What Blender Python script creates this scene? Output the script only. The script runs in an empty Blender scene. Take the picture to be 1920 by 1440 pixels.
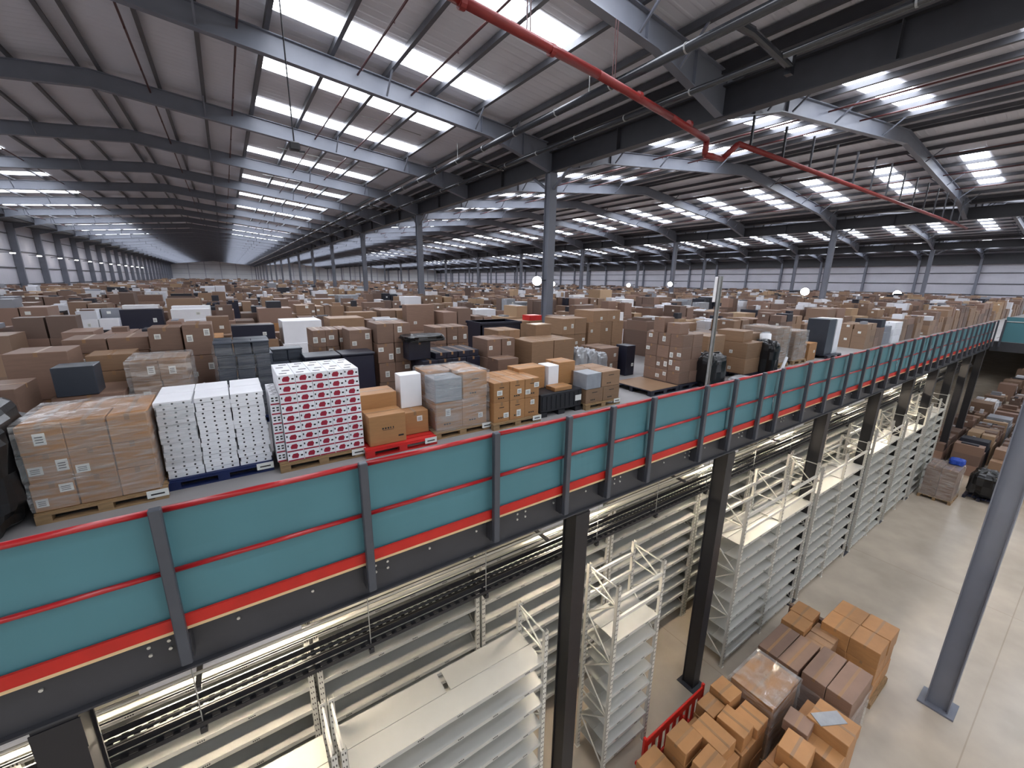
import bpy, math, random
from mathutils import Vector
H = 9.4                      # eye height above the ground floor; z values below are measured from the eye
DK = -2.86                   # mezzanine deck level
R = random.Random(11)
C = bpy.context.scene.collection
PI = math.pi

# ---------------------------------------------------------------- materials
def lin(v):
    v /= 255.0
    return v/12.92 if v <= .04045 else ((v+.055)/1.055)**2.4
def srgb(c): return (lin(c[0]), lin(c[1]), lin(c[2]), 1)
def mat(name, col, rough=.6, metal=0., var=0., scale=3., stretch=(1,1,1), emit=0., rnd=0., bump=0., spec=.5, coat=0.):
    m = bpy.data.materials.new(name); m.use_nodes = True
    nt = m.node_tree; N = nt.nodes; L = nt.links
    b = N['Principled BSDF']
    b.inputs['Roughness'].default_value = rough
    b.inputs['Metallic'].default_value = metal
    b.inputs['Specular IOR Level'].default_value = spec
    b.inputs['Coat Weight'].default_value = coat
    c = srgb(col); b.inputs['Base Color'].default_value = c
    if emit:
        b.inputs['Emission Color'].default_value = c
        b.inputs['Emission Strength'].default_value = emit
    out = None
    if var or bump:
        tc = N.new('ShaderNodeTexCoord'); mp = N.new('ShaderNodeMapping'); nz = N.new('ShaderNodeTexNoise')
        mp.inputs['Scale'].default_value = stretch
        nz.inputs['Scale'].default_value = scale; nz.inputs['Detail'].default_value = 5
        L.new(tc.outputs['Object'], mp.inputs['Vector']); L.new(mp.outputs['Vector'], nz.inputs['Vector'])
        if var:
            mr = N.new('ShaderNodeMapRange'); mr.inputs['From Min'].default_value = .3; mr.inputs['From Max'].default_value = .7
            mr.inputs['To Min'].default_value = 1-var; mr.inputs['To Max'].default_value = 1+var
            L.new(nz.outputs['Fac'], mr.inputs['Value']); out = mr.outputs['Result']
        if bump:
            bp = N.new('ShaderNodeBump'); bp.inputs['Strength'].default_value = bump; bp.inputs['Distance'].default_value = .02
            L.new(nz.outputs['Fac'], bp.inputs['Height']); L.new(bp.outputs['Normal'], b.inputs['Normal'])
    if rnd:
        oi = N.new('ShaderNodeObjectInfo'); m2 = N.new('ShaderNodeMapRange')
        m2.inputs['To Min'].default_value = 1-rnd; m2.inputs['To Max'].default_value = 1+rnd
        L.new(oi.outputs['Random'], m2.inputs['Value'])
        if out is None: out = m2.outputs['Result']
        else:
            mu = N.new('ShaderNodeMath'); mu.operation = 'MULTIPLY'
            L.new(out, mu.inputs[0]); L.new(m2.outputs['Result'], mu.inputs[1]); out = mu.outputs[0]
    if out is not None:
        vm = N.new('ShaderNodeVectorMath'); vm.operation = 'SCALE'; vm.inputs[0].default_value = c[:3]
        L.new(out, vm.inputs['Scale']); L.new(vm.outputs['Vector'], b.inputs['Base Color'])
    return m

def film(name, tint, alpha, rough=.12):
    m = bpy.data.materials.new(name); m.use_nodes = True
    nt = m.node_tree; N = nt.nodes; L = nt.links; N.remove(N['Principled BSDF'])
    o = N['Material Output']; tr = N.new('ShaderNodeBsdfTransparent'); gl = N.new('ShaderNodeBsdfGlossy'); df = N.new('ShaderNodeBsdfDiffuse')
    gl.inputs['Roughness'].default_value = rough; df.inputs['Color'].default_value = srgb(tint); gl.inputs['Color'].default_value = (.9,.9,.9,1)
    nz = N.new('ShaderNodeTexNoise'); nz.inputs['Scale'].default_value = 4; nz.inputs['Detail'].default_value = 3; nz.inputs['Distortion'].default_value = .8
    tc = N.new('ShaderNodeTexCoord'); mp = N.new('ShaderNodeMapping'); mp.inputs['Scale'].default_value = (.6,.6,5)
    L.new(tc.outputs['Object'], mp.inputs['Vector']); L.new(mp.outputs['Vector'], nz.inputs['Vector'])
    bp = N.new('ShaderNodeBump'); bp.inputs['Strength'].default_value = .5; bp.inputs['Distance'].default_value = .02
    L.new(nz.outputs['Fac'], bp.inputs['Height']); L.new(bp.outputs['Normal'], gl.inputs['Normal'])
    a = N.new('ShaderNodeMixShader'); a.inputs[0].default_value = .45
    L.new(df.outputs[0], a.inputs[1]); L.new(gl.outputs[0], a.inputs[2])
    mr = N.new('ShaderNodeMapRange'); mr.inputs['From Min'].default_value = .35; mr.inputs['From Max'].default_value = .75
    mr.inputs['To Min'].default_value = alpha*.35; mr.inputs['To Max'].default_value = min(1, alpha*2)
    L.new(nz.outputs['Fac'], mr.inputs['Value'])
    f = N.new('ShaderNodeMixShader'); L.new(mr.outputs['Result'], f.inputs[0]); L.new(tr.outputs[0], f.inputs[1]); L.new(a.outputs[0], f.inputs[2])
    L.new(f.outputs[0], o.inputs['Surface'])
    return m

def emis(name, col, st):
    m = bpy.data.materials.new(name); m.use_nodes = True
    nt = m.node_tree; N = nt.nodes; N.remove(N['Principled BSDF'])
    e = N.new('ShaderNodeEmission'); e.inputs['Color'].default_value = srgb(col); e.inputs['Strength'].default_value = st
    nt.links.new(e.outputs[0], N['Material Output'].inputs['Surface'])
    return m

def floor_mat():
    m = mat('polished concrete', (180,168,152), .24, var=.12, scale=.9, bump=.02)
    nt = m.node_tree; N = nt.nodes; L = nt.links; b = N['Principled BSDF']
    src = b.inputs['Base Color'].links[0].from_socket
    tc = N.new('ShaderNodeTexCoord'); br = N.new('ShaderNodeTexBrick')
    br.offset = 0; br.inputs['Scale'].default_value = 1; br.inputs['Brick Width'].default_value = 9; br.inputs['Row Height'].default_value = 9
    br.inputs['Mortar Size'].default_value = .012
    br.inputs['Color1'].default_value = br.inputs['Color2'].default_value = (1,1,1,1); br.inputs['Mortar'].default_value = (.8,.78,.76,1)
    L.new(tc.outputs['Object'], br.inputs['Vector'])
    mx = N.new('ShaderNodeMix'); mx.data_type = 'RGBA'; mx.blend_type = 'MULTIPLY'; mx.inputs[0].default_value = 1
    L.new(src, mx.inputs[6]); L.new(br.outputs['Color'], mx.inputs[7]); L.new(mx.outputs[2], b.inputs['Base Color'])
    return m

def sheet_mat(name, col, axis, pitch, rough=.55, deep=.25):
    """profiled metal sheet: ribs every `pitch` metres across `axis`"""
    m = mat(name, col, rough, var=.05, scale=.4)
    nt = m.node_tree; N = nt.nodes; L = nt.links; b = N['Principled BSDF']
    tc = N.new('ShaderNodeTexCoord'); w = N.new('ShaderNodeTexWave'); w.bands_direction = axis
    w.inputs['Scale'].default_value = 2*PI/20/pitch; w.wave_profile = 'SIN'
    cr = N.new('ShaderNodeMapRange'); cr.inputs['From Min'].default_value = .7; cr.inputs['From Max'].default_value = .95
    L.new(tc.outputs['Object'], w.inputs['Vector']); L.new(w.outputs['Fac'], cr.inputs['Value'])
    bp = N.new('ShaderNodeBump'); bp.inputs['Strength'].default_value = deep; bp.inputs['Distance'].default_value = .03
    L.new(cr.outputs['Result'], bp.inputs['Height']); L.new(bp.outputs['Normal'], b.inputs['Normal'])
    return m

M = {}
M['floor'] = floor_mat()
M['deck'] = mat('deck boards', (150,147,146), .5, var=.08, scale=1.2)
M['ply'] = mat('plywood edge', (226,196,150), .7, var=.1, scale=8, stretch=(1,1,12))
M['under'] = mat('white deck soffit', (232,230,226), .5, var=.03)
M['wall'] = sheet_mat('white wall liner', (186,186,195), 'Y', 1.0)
M['wallx'] = sheet_mat('lit wall liner across', (222,223,226), 'X', 1.0)  # same liner made lighter; window light on the end wall is in the colour
M['roof'] = sheet_mat('roof liner sheet', (208,209,216), 'Y', .33)
M['steel'] = mat('blue grey painted steel', (112,116,127), .45, var=.05, scale=2)
M['purlin'] = mat('galvanised purlin', (84,85,90), .45, .3, var=.08, scale=4)
M['dark'] = mat('charcoal painted steel', (58,59,64), .5, var=.08, scale=3)
M['post'] = mat('slate grey post paint', (72,76,84), .42, var=.06, scale=6)
M['black'] = mat('black painted steel', (34,34,38), .42, var=.1, scale=4)
M['rail'] = mat('red gloss tube', (170,26,32), .28, var=.05, scale=5, coat=.3)
M['toe'] = mat('red toe board paint', (190,36,27), .45, var=.08, scale=6)
M['teal'] = mat('teal sheet', (82,130,140), .5, var=.06, scale=1.3, stretch=(1,1,.4), spec=.35)
M['redpipe'] = mat('red sprinkler pipe', (128,36,34), .4, var=.08)
M['redthin'] = mat('dark red range pipe', (70,28,28), .45)
M['blackpipe'] = mat('black drain pipe', (36,38,44), .25, spec=.7)
M['galv'] = mat('galvanised steel', (172,174,172), .38, .45, var=.08, scale=12)
M['bolt'] = mat('zinc bolt', (214,214,208), .3, .6)
M['rack'] = mat('white rack enamel', (212,209,199), .38, var=.03, scale=5)
M['shelf'] = mat('white shelf enamel', (190,189,182), .33, var=.03, scale=3)
M['inkb'] = mat('black print', (40,38,38), .7)
M['slot'] = mat('upright slot', (66,64,60), .7)
M['cardb'] = mat('brown cardboard', (144,114,88), .52, var=.07, scale=4, stretch=(1,1,6), rnd=.16, bump=.06)
M['cardb2'] = mat('red brown cardboard', (129,103,88), .52, var=.07, scale=4, stretch=(1,1,6), rnd=.16, bump=.06)
M['cardb3'] = mat('tan cardboard', (170,124,80), .52, var=.07, scale=4, stretch=(1,1,6), rnd=.1, bump=.06)
M['tape'] = mat('packing tape', (148,114,82), .3, var=.05)
M['tapew'] = mat('clear tape over white', (205,205,206), .3)
M['white'] = mat('white card', (240,240,243), .5, var=.03, rnd=.05)
M['label'] = mat('white paper label', (232,232,226), .6)
M['redprint'] = mat('red print', (158,30,56), .55)
M['grey'] = mat('grey printed card', (150,154,160), .4, var=.1, scale=6)
M['tote'] = mat('dark slate plastic', (58,64,74), .38, var=.08, rnd=.15)
M['navy'] = mat('navy card', (30,32,48), .4, var=.08, rnd=.2)
M['wood'] = mat('pallet wood', (150,122,88), .8, var=.2, scale=6, stretch=(1,6,6), rnd=.12)
M['bluep'] = mat('blue pallet paint', (24,38,84), .55, var=.12)
M['redp'] = mat('red pallet paint', (196,36,34), .55, var=.12)
M['blkpl'] = mat('black plastic sheet', (20,20,22), .28, bump=.3, scale=6, spec=.6)
M['silver'] = mat('silver foil bag', (172,174,178), .3, .35, var=.15, scale=5, bump=.4)
M['barrier'] = mat('red barrier plastic', (222,44,34), .4, var=.05)
M['blue'] = mat('blue plastic', (28,70,170), .4)
M['film'] = film('clear stretch film', (232,232,232), .28)
M['filmt'] = film('thin stretch film', (200,205,210), .10)
M['filmw'] = film('cloudy stretch film', (226,224,222), .27)
M['sky'] = emis('daylit roof light', (240,245,255), 13)
M['led'] = emis('led batten tube', (255,238,212), 310)
M['flood'] = emis('floodlight lens', (255,252,246), 90)
M['lamp'] = emis('wall lamp lens', (255,246,236), 22)

# ---------------------------------------------------------------- geometry helpers
class MB:
    def __init__(s): s.v = []; s.f = []; s.m = []
    def quad(s, a, b, c, d, mi=0):
        n = len(s.v); s.v += [a, b, c, d]; s.f.append((n, n+1, n+2, n+3)); s.m.append(mi)
    def box(s, x0, x1, y0, y1, z0, z1, mi=0):
        n = len(s.v)
        s.v += [(x, y, z) for z in (z0, z1) for y in (y0, y1) for x in (x0, x1)]
        for f in ((0,2,3,1),(4,5,7,6),(0,1,5,4),(2,6,7,3),(0,4,6,2),(1,3,7,5)):
            s.f.append(tuple(n+i for i in f)); s.m.append(mi)
        return s
    def cbox(s, x0, x1, y0, y1, z0, z1, c=.006, mi=0):
        """box with chamfered edges"""
        n = len(s.v); lo = (x0, y0, z0); hi = (x1, y1, z1); ix = {}
        for k in range(8):
            sg = (k & 1, k >> 1 & 1, k >> 2 & 1)
            for a in range(3):
                p = [0, 0, 0]
                for b in range(3):
                    e = hi[b] if sg[b] else lo[b]
                    p[b] = e if b == a else e + (-c if sg[b] else c)
                ix[k, a] = len(s.v); s.v.append(tuple(p))
        def face(idx, out):
            a, b, c2 = (Vector(s.v[i]) for i in idx[:3])
            if (b-a).cross(c2-a).dot(Vector(out)) < 0: idx = idx[::-1]
            s.f.append(tuple(idx)); s.m.append(mi)
        for a in range(3):
            b, d = (a+1) % 3, (a+2) % 3
            for sd in (0, 1):
                o = [0, 0, 0]; o[a] = 1 if sd else -1
                face([ix[(sd << a) | (p << b) | (q << d), a] for p, q in ((0,0),(1,0),(1,1),(0,1))], o)
            for p in (0, 1):
                for q in (0, 1):
                    k0 = (p << b) | (q << d); k1 = k0 | (1 << a)
                    o = [0, 0, 0]; o[b] = 1 if p else -1; o[d] = 1 if q else -1
                    face([ix[k0, b], ix[k1, b], ix[k1, d], ix[k0, d]], o)
        for k in range(8):
            face([ix[k, 0], ix[k, 1], ix[k, 2]], [1 if k >> i & 1 else -1 for i in range(3)])
        return s
    def bar(s, p, q, w, h, mi=0, up=(0,0,1)):
        p = Vector(p); q = Vector(q); d = (q-p).normalized(); u = Vector(up)
        if abs(d.dot(u)) > .99: u = Vector((0,1,0))
        a = d.cross(u).normalized(); b = a.cross(d).normalized(); n = len(s.v)
        for e in (p, q):
            for i, j in ((-1,-1),(1,-1),(1,1),(-1,1)): s.v.append(tuple(e+a*(w/2*i)+b*(h/2*j)))
        for f in ((0,3,2,1),(4,5,6,7),(0,1,5,4),(1,2,6,5),(2,3,7,6),(3,0,4,7)):
            s.f.append(tuple(n+i for i in f)); s.m.append(mi)
        return s
    def cyl(s, p, q, r, k=10, mi=0, r2=None):
        p = Vector(p); q = Vector(q); d = (q-p).normalized(); u = Vector((0,0,1)) if abs(d.z) < .9 else Vector((1,0,0))
        a = d.cross(u).normalized(); b = a.cross(d); n = len(s.v); r2 = r if r2 is None else r2
        for e, rr in ((p, r), (q, r2)):
            for i in range(k):
                t = 2*PI*i/k; s.v.append(tuple(e+a*(rr*math.cos(t))+b*(rr*math.sin(t))))
        for i in range(k):
            j = (i+1) % k; s.f.append((n+i, n+j, n+k+j, n+k+i)); s.m.append(mi)
        s.f.append(tuple(n+i for i in range(k))[::-1]); s.m.append(mi)
        s.f.append(tuple(n+k+i for i in range(k))); s.m.append(mi)
        return s
    def prism(s, pts, y0, y1, mi=0):
        """polygon in the XZ plane extruded along Y"""
        n = len(s.v); k = len(pts)
        s.v += [(x, y0, z) for x, z in pts] + [(x, y1, z) for x, z in pts]
        s.f.append(tuple(range(n, n+k))); s.m.append(mi); s.f.append(tuple(range(n+2*k-1, n+k-1, -1))); s.m.append(mi)
        for i in range(k):
            j = (i+1) % k; s.f.append((n+i, n+k+i, n+k+j, n+j)); s.m.append(mi)
        return s
    def mesh(s, name, mats):
        me = bpy.data.meshes.new(name); me.from_pydata(s.v, [], s.f)
        for m in mats: me.materials.append(M[m] if isinstance(m, str) else m)
        if len(mats) > 1: me.polygons.foreach_set('material_index', s.m)
        me.update(); return me

def link(name, me, parent=None, loc=None, label=None, cat=None, group=None, kind=None, rz=0):
    o = bpy.data.objects.new(name, me); C.objects.link(o)
    if parent is not None: o.parent = parent
    if loc is not None: o.location = loc
    elif parent is None: o.location = (0, 0, H)
    if rz: o.rotation_euler = (0, 0, rz)
    tag(o, label, cat, group, kind); return o
def tag(o, label=None, cat=None, group=None, kind=None):
    if label: o['label'] = label
    if cat: o['category'] = cat
    if group: o['group'] = group
    if kind: o['kind'] = kind
    return o
def W(x, y, z): return (x, y, z+H)          # eye-relative -> world
def root(name, x, y, z, label, cat, group=None, kind=None, rz=0):
    return link(name, None, None, W(x, y, z), label, cat, group, kind, rz)
def smooth(o):
    o.data.polygons.foreach_set('use_smooth', [True]*len(o.data.polygons)); return o
ORD = 'first second third fourth fifth sixth seventh eighth ninth tenth eleventh twelfth thirteenth fourteenth fifteenth sixteenth seventeenth eighteenth nineteenth twentieth'.split()
TENS = {2: 'twenty', 3: 'thirty', 4: 'forty', 5: 'fifty', 6: 'sixty', 7: 'seventy', 8: 'eighty', 9: 'ninety'}
def ordn(n):
    if n < 20: return ORD[n]
    t, u = divmod(n+1, 10)
    if n+1 > 99: return str(n+1)+'th'
    return TENS[t][:-1]+'ieth' if u == 0 else TENS[t]+'-'+ORD[u-1]

# ================================================================ THE BUILDING
YE, YS, BAY = 240.0, -26.0, 15.6
XL, XR = -19.0, 107.4
VAL = [12.6, 44.2, 75.8]
SPANS = [(XL, 12.6), (12.6, 44.2), (44.2, 75.8), (75.8, XR)]
HALL = ['left hall', 'second hall', 'third hall', 'farthest right hall']
PL, SLP = 7.60, .10
def roof_z(x, xr): return PL - SLP*abs(x-xr)
b = MB(); b.box(XL-1, XR+1, YS, YE, -9.7, -9.4)
link('floor', b.mesh('floor', ['floor']), kind='structure', label='pale polished concrete ground floor with faint joints', cat='floor')
b = MB()
b.box(XL, XR, 4.02, YE, DK-.05, DK)
b.box(35.4, 37.4, -8, 4.02, DK-.05, DK); b.box(66, XR, YS, 4.02, DK-.05, DK)
o = link('floor_upper', b.mesh('floor_upper', ['deck']), kind='structure', label='grey mezzanine deck carrying all the pallet loads', cat='floor')
b = MB(); b.box(XL, XR, 4.0, YE, DK-.40, DK-.36)
for i in range(0, 56): x = XL+2+i*1.15; b.box(x, x+.06, 4.3, 30, DK-.52, DK-.40)
link('ceiling_lower', b.mesh('ceiling_lower', ['under']), kind='structure', label='white soffit and joists under the mezzanine deck', cat='ceiling')
# walls
def wall(name, bx, m, lab):
    b = MB(); b.box(*bx); link(name, b.mesh(name, [m]), kind='structure', label=lab, cat='wall')
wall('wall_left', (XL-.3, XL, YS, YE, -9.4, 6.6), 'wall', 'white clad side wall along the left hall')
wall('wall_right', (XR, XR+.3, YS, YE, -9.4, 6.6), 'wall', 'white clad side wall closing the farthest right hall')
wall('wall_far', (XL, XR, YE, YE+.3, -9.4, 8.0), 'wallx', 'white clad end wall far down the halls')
b = MB()
for z in (-1.2, .6, 2.4, 4.2): b.box(XL, XL+.09, YS, YE, z, z+.12); b.box(XR-.09, XR, YS, YE, z, z+.14)
link('trim_1', b.mesh('trim_1', ['purlin']), kind='structure', label='horizontal sheeting rails on the side walls', cat='rail')
b = MB()
for z in (-.8, 1.2, 3.2, 5.2): b.box(XL, XR, YE-.12, YE, z, z+.14)
for i in range(22): b.box(XL+6*i, XL+6*i+.35, YE-.5, YE, -2.8, 7)
link('trim_2', b.mesh('trim_2', ['wall']), kind='structure', label='pale posts and rails of the far end wall', cat='rail')
b = MB(); b.box(XR-.5, XR-.1, YS, YE, 3.9, 5.6); b.box(XL+.05, -16.7, YS, YE, 5.42, 5.47); b.box(-16.75, -16.7, YS, YE, 5.42, 6.2)  # left soffit and fascia are added dark panels standing in for eaves shade
link('trim_3', b.mesh('trim_3', ['dark']), kind='structure', label='dark eaves beam on the right wall, painted shade panels under the left eaves', cat='beam')
# wall columns
for side, x, nm in ((-1, XL, 'left'), (1, XR, 'right')):
    n = 0; me = None
    for k in range(-1, 31):
        if me is None:
            b = MB(); w = .34
            b.box(-w/2, w/2, -.11, -.09, -9.4, 5.4); b.box(-w/2, w/2, .09, .11, -9.4, 5.4); b.box(-.35*w, .35*w, -.1, .1, -9.4, 5.4)
            me = b.mesh('wall_column', ['steel'])
            b2 = MB(); b2.box(-.3, .3, -.17, .17, -9.4, 5.4); me = b2.mesh('wall_column', ['steel'])
        link('wall_column', me, loc=W(x - side*.32, 7.8*k, 0), kind='structure', cat='column',
             label=f'blue grey steel column, {ordn(k+1)} along the {nm} side wall')
# roof
b = MB()
for (a, c) in SPANS:
    r = (a+c)/2
    for p, q in ((a, r), (r, c)):
        zp, zq = roof_z(p, r), roof_z(q, r)
        b.prism([(p, zp), (q, zq), (q, zq+.12), (p, zp+.12)], YS, YE)
link('ceiling', b.mesh('ceiling', ['roof']), kind='structure', label='pitched grey metal roof lining over four halls', cat='roof')
# roof lights: one strip on each slope every 3.9 m
LXW = {0: ((-9.55, -16.3), (1.93, 8.9)), 1: ((16.9, 25.2), (33.6, 40.4)), 2: ((48.6, 55.4), (65.2, 72.0)), 3: ((80.2, 87.0), (96.8, 103.6))}
rest = MB(); cache = {}
def strip(b, x0, x1, xr, y):
    if x0 > x1: x0, x1 = x1, x0
    z0, z1 = roof_z(x0, xr), roof_z(x1, xr)
    b.prism([(x0, z0-.03), (x1, z1-.03), (x1, z1-.005), (x0, z0-.005)], y-.5, y+.5)
for h, (a, c) in enumerate(SPANS):
    xr = (a+c)/2
    for sl in (0, 1):
        x0, x1 = LXW[h][sl]; n = 0
        for k in range(-5, 61):
            y = 3.9*k-1.4
            vis = y > (2 if h else 5) and y < (125 if h < 2 else 92)
            if not vis: strip(rest, x0, x1, xr, y); continue
            if (h, sl) not in cache:
                b = MB(); strip(b, x0, x1, xr, 0); cache[h, sl] = b.mesh('roof_window', ['sky'])
            link('roof_window', cache[h, sl], loc=(0, y, H), kind='structure', cat='skylight', group='daylit roof strips',
                 label=f'daylit roof strip, {ordn(n)} from the front on the {"left" if sl == 0 else "right"} slope, {HALL[h]}')
            n += 1
link('roof_window', rest.mesh('roof_windows_far', ['sky']), kind='stuff', cat='skylight', label='remaining daylit roof strips far down the halls')
# purlins
for h, (a, c) in enumerate(SPANS):
    xr = (a+c)/2
    xs = [xr+s*d for s in (-1, 1) for d in (.3, 2.0, 3.4, 5.05, 6.8, 8.5, 10.2, 11.9, 13.5, 14.9)]
    for i, x in enumerate(sorted(xs)):
        z = roof_z(x, xr); b = MB(); b.box(-.035, .035, YS, YE, z-.20, z-.04); b.box(-.035, .09, YS, YE, z-.215, z-.20)
        link('purlin_beam', b.mesh('purlin_beam', ['purlin']), loc=(x, 0, H), kind='structure', cat='purlin', label=f'long roof purlin, {ordn(i)} across the {HALL[h]}')
# rafters (one bent frame across each hall every 7.8 m) with fly braces
def rafter_mesh(a, c):
    xr = (a+c)/2; b = MB()
    def zb(x):
        z = 6.80 - SLP*abs(x-xr); e = min(x-a, c-x)
        return z - max(0, (3.2-e))*.17
    xs = [a+.02, a+1.6, a+3.2, xr, c-3.2, c-1.6, c-.02]
    zt = lambda x: 7.35-SLP*abs(x-xr)
    for p, q in zip(xs, xs[1:]):
        b.prism([(p, zb(p)), (q, zb(q)), (q, zt(q)), (p, zt(p))], -.02, .02)
        b.prism([(p, zb(p)-.03), (q, zb(q)-.03), (q, zb(q)), (p, zb(p))], -.12, .12)
        b.prism([(p, zt(p)), (q, zt(q)), (q, zt(q)+.03), (p, zt(p)+.03)], -.12, .12)
    b2 = MB()
    for s in (-1, 1):
        for d in (3.4, 8.5, 11.9, 13.5):
            x = xr+s*d
            for sy in (-1, 1): b2.bar((x, sy*.1, zb(x)+.04), (x, sy*.95, zt(x)+.2), .05, .05)
    b3 = MB()
    for d in (-14.2, -12.2, 12.2, 14.2):
        x = xr+d; b3.box(x-.012, x+.012, -.11, .11, zb(x), zt(x))
    return b.mesh('rafter_beam', ['steel']), b2.mesh('fly_brace', ['steel']), b3.mesh('stiffener', ['steel'])
for h, (a, c) in enumerate(SPANS):
    m1, m2, m3 = rafter_mesh(a, c); n = 0
    for k in range(-2, 31):
        y = 7.8*k
        o = link('rafter_beam', m1, loc=(0, y, H), kind='structure', cat='rafter', label=f'blue grey bent roof rafter, {ordn(max(0, k))} frame from the front, {HALL[h]}')
        link('fly_brace', m2, o); link('stiffener', m3, o)
# valley lines: columns, deep beams
bm = MB(); bm.box(-.012, .012, 0, BAY, 4.70, 5.45); bm.box(-.17, .17, 0, BAY, 4.66, 4.70); bm.box(-.17, .17, 0, BAY, 5.45, 5.49)
for i in range(1, 4): bm.box(-.16, .16, i*3.9-.01, i*3.9+.01, 4.70, 5.45)
beam_me = bm.mesh('valley_beam', ['dark'])
bc = MB(); bc.box(-.2, .2, -.19, -.17, -9.4, 4.66); bc.box(-.2, .2, .17, .19, -9.4, 4.66); bc.box(-.13, .13, -.17, .17, -9.4, 4.66)
col_me = bc.mesh('valley_column', ['steel'])
bk = MB(); bk.box(-.3, .3, -.3, .3, -9.4, -9.36); base_me = bk.mesh('base_plate', ['steel'])
bb = MB()
for sy in (-1, 1): bb.bar((0, sy*.2, 4.0), (0, sy*1.3, 4.68), .1, .1)
knee_me = bb.mesh('knee_brace', ['steel'])
bg = MB(); bg.box(-.3, .3, YS, YE, 5.72, 5.75); bg.box(-.32, -.3, YS, YE, 5.72, 6.02); bg.box(.3, .32, YS, YE, 5.72, 6.02)
ROWN = ['first', 'second', 'third']
for r, x in enumerate(VAL):
    link('gutter_beam', bg.mesh('valley_gutter', ['dark']), loc=(x, 0, H), kind='structure', cat='gutter', label=f'dark valley gutter above the {ROWN[r]} column row')
    for k in range(-2, 16):
        link('valley_beam', beam_me, loc=(x, BAY*k, H), kind='structure', cat='beam', label=f'deep dark roof beam over {ROWN[r]} column row, {ordn(max(0, k+1))} bay from the front')
        if k < 0 or k > 15: continue
        xx, yy = (12.5, .56) if (r == 0 and k == 0) else (x, BAY*k)
        o = link('valley_column', col_me, loc=(xx, yy, H), kind='structure', cat='column',
                 label='tall grey steel column standing on the open ground floor' if (r == 0 and k == 0) else f'blue grey steel column rising from the deck, {ordn(k)} in the {ROWN[r]} row')
        link('base_plate', base_me, o); link('knee_brace', knee_me, o)

# ---------------------------------------------------------------- pipes under the roof
def pipe_thing(name, label, cat, pts, r, m, clips=None, group=None, k=10):
    t = root(name, 0, 0, 0, label, cat, group)
    b = MB()
    for p, q in zip(pts, pts[1:]): b.cyl(p, q, r, k)
    smooth(link('pipe_run', b.mesh('pipe_run', [m]), t))
    if clips:
        b = MB()
        for p in clips:
            x, y, z, ax = p; d = (.05, 0, 0) if ax == 'x' else (0, .05, 0)
            b.cyl((x-d[0]*.35, y-d[1]*.35, z), (x+d[0]*.35, y+d[1]*.35, z), r*1.1, 12)
        link('pipe_clip', b.mesh('pipe_clip', ['galv']), t)
    return t
t = pipe_thing('drain_pipe', 'thick black drain pipe slung under the roof beside the first valley, upper one', 'pipe', [(9.0, -12, 5.0), (9.0, 200, 5.0)], .105, 'blackpipe', [(9.0, 2.2*i, 5.0, 'y') for i in range(0, 30)])
link('hanger', MB().box(8.99, 9.01, 9.6, 9.62, 5.1, 5.7).box(8.99, 9.01, 17.6, 17.62, 5.1, 5.7).mesh('hanger', ['galv']), t)
pipe_thing('drain_pipe', 'black drain pipe running below, close along the first valley beam', 'pipe', [(10.7, -12, 4.86), (10.7, 200, 4.86)], .075, 'blackpipe', [(10.7, 2.2*i+1, 4.86, 'y') for i in range(0, 30)])
t = root('drain_branch', 0, 0, 0, 'short black cross pipe linking the two drain pipes overhead', 'pipe')
link('pipe_run', MB().cyl((9.0, 5.5, 5.0), (9.5, 5.45, 4.98), .095).cyl((9.5, 5.45, 4.98), (11.1, 5.4, 4.76), .08).mesh('pipe_run', ['blackpipe']), t)
link('end_bracket', MB().box(11.05, 11.2, 5.33, 5.47, 4.6, 5.0).mesh('end_bracket', ['blackpipe']), t)
for y in (16.9, 31): pipe_thing('drain_branch', f'black cross pipe between the drain pipes, {"nearer" if y == 16.9 else "farther"} one along the valley', 'pipe', [(9.0, y, 4.98), (10.9, y, 4.8)], .06, 'blackpipe')
# red sprinkler main
P1 = [(1.4, 6.55, 4.25), (3.53, 6.8, 4.22), (6.97, 7.2, 4.2), (10.0, 7.6, 4.14), (12.2, 7.95, 4.1)]
P2 = [(12.2, 7.95, 4.1), (12.2, 7.95, 3.7), (13.2, 8.0, 3.75), (13.3, 7.6, 4.1), (44, 7.6, 4.1)]
t = root('sprinkler_main', 0, 0, 0, 'bright red sprinkler main crossing under the roof to the right', 'pipe')
b = MB()
for p, q in zip(P1, P1[1:]): b.cyl(p, q, .085, 12)
for p, q in zip(P2[:4], P2[1:4]): b.cyl(p, q, .085, 12)
smooth(link('pipe_run', b.mesh('pipe_run', ['redpipe']), t))
smooth(link('branch_run', MB().cyl(P2[3], P2[4], .075, 12).mesh('branch_run', ['redpipe']), t))
b = MB()
for x, y in ((3.6, 6.81), (5.6, 7.05), (8.5, 7.4), (11.0, 7.75)): b.cyl((x-.05, y, 4.2), (x+.05, y, 4.2), .105, 12)
link('coupling', b.mesh('coupling', ['redpipe']), t)
for x, yh, zh in ((5.0, 6.97, 6.0), (7.5, 7.27, 5.35)):
    link('hanger_rod', MB().box(x-.045, x-.03, yh-.01, yh+.01, 4.25, zh).box(x+.03, x+.045, yh-.01, yh+.01, 4.25, zh).mesh('hanger_rod', ['redthin']), t)
for i in range(14):
    x = 14+2.1*i; link('drop_hanger', MB().box(x-.03, x+.03, 7.57, 7.63, 4.15, 5.0+min(i, 6)*.1).mesh('drop_hanger', ['dark']), t)
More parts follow.
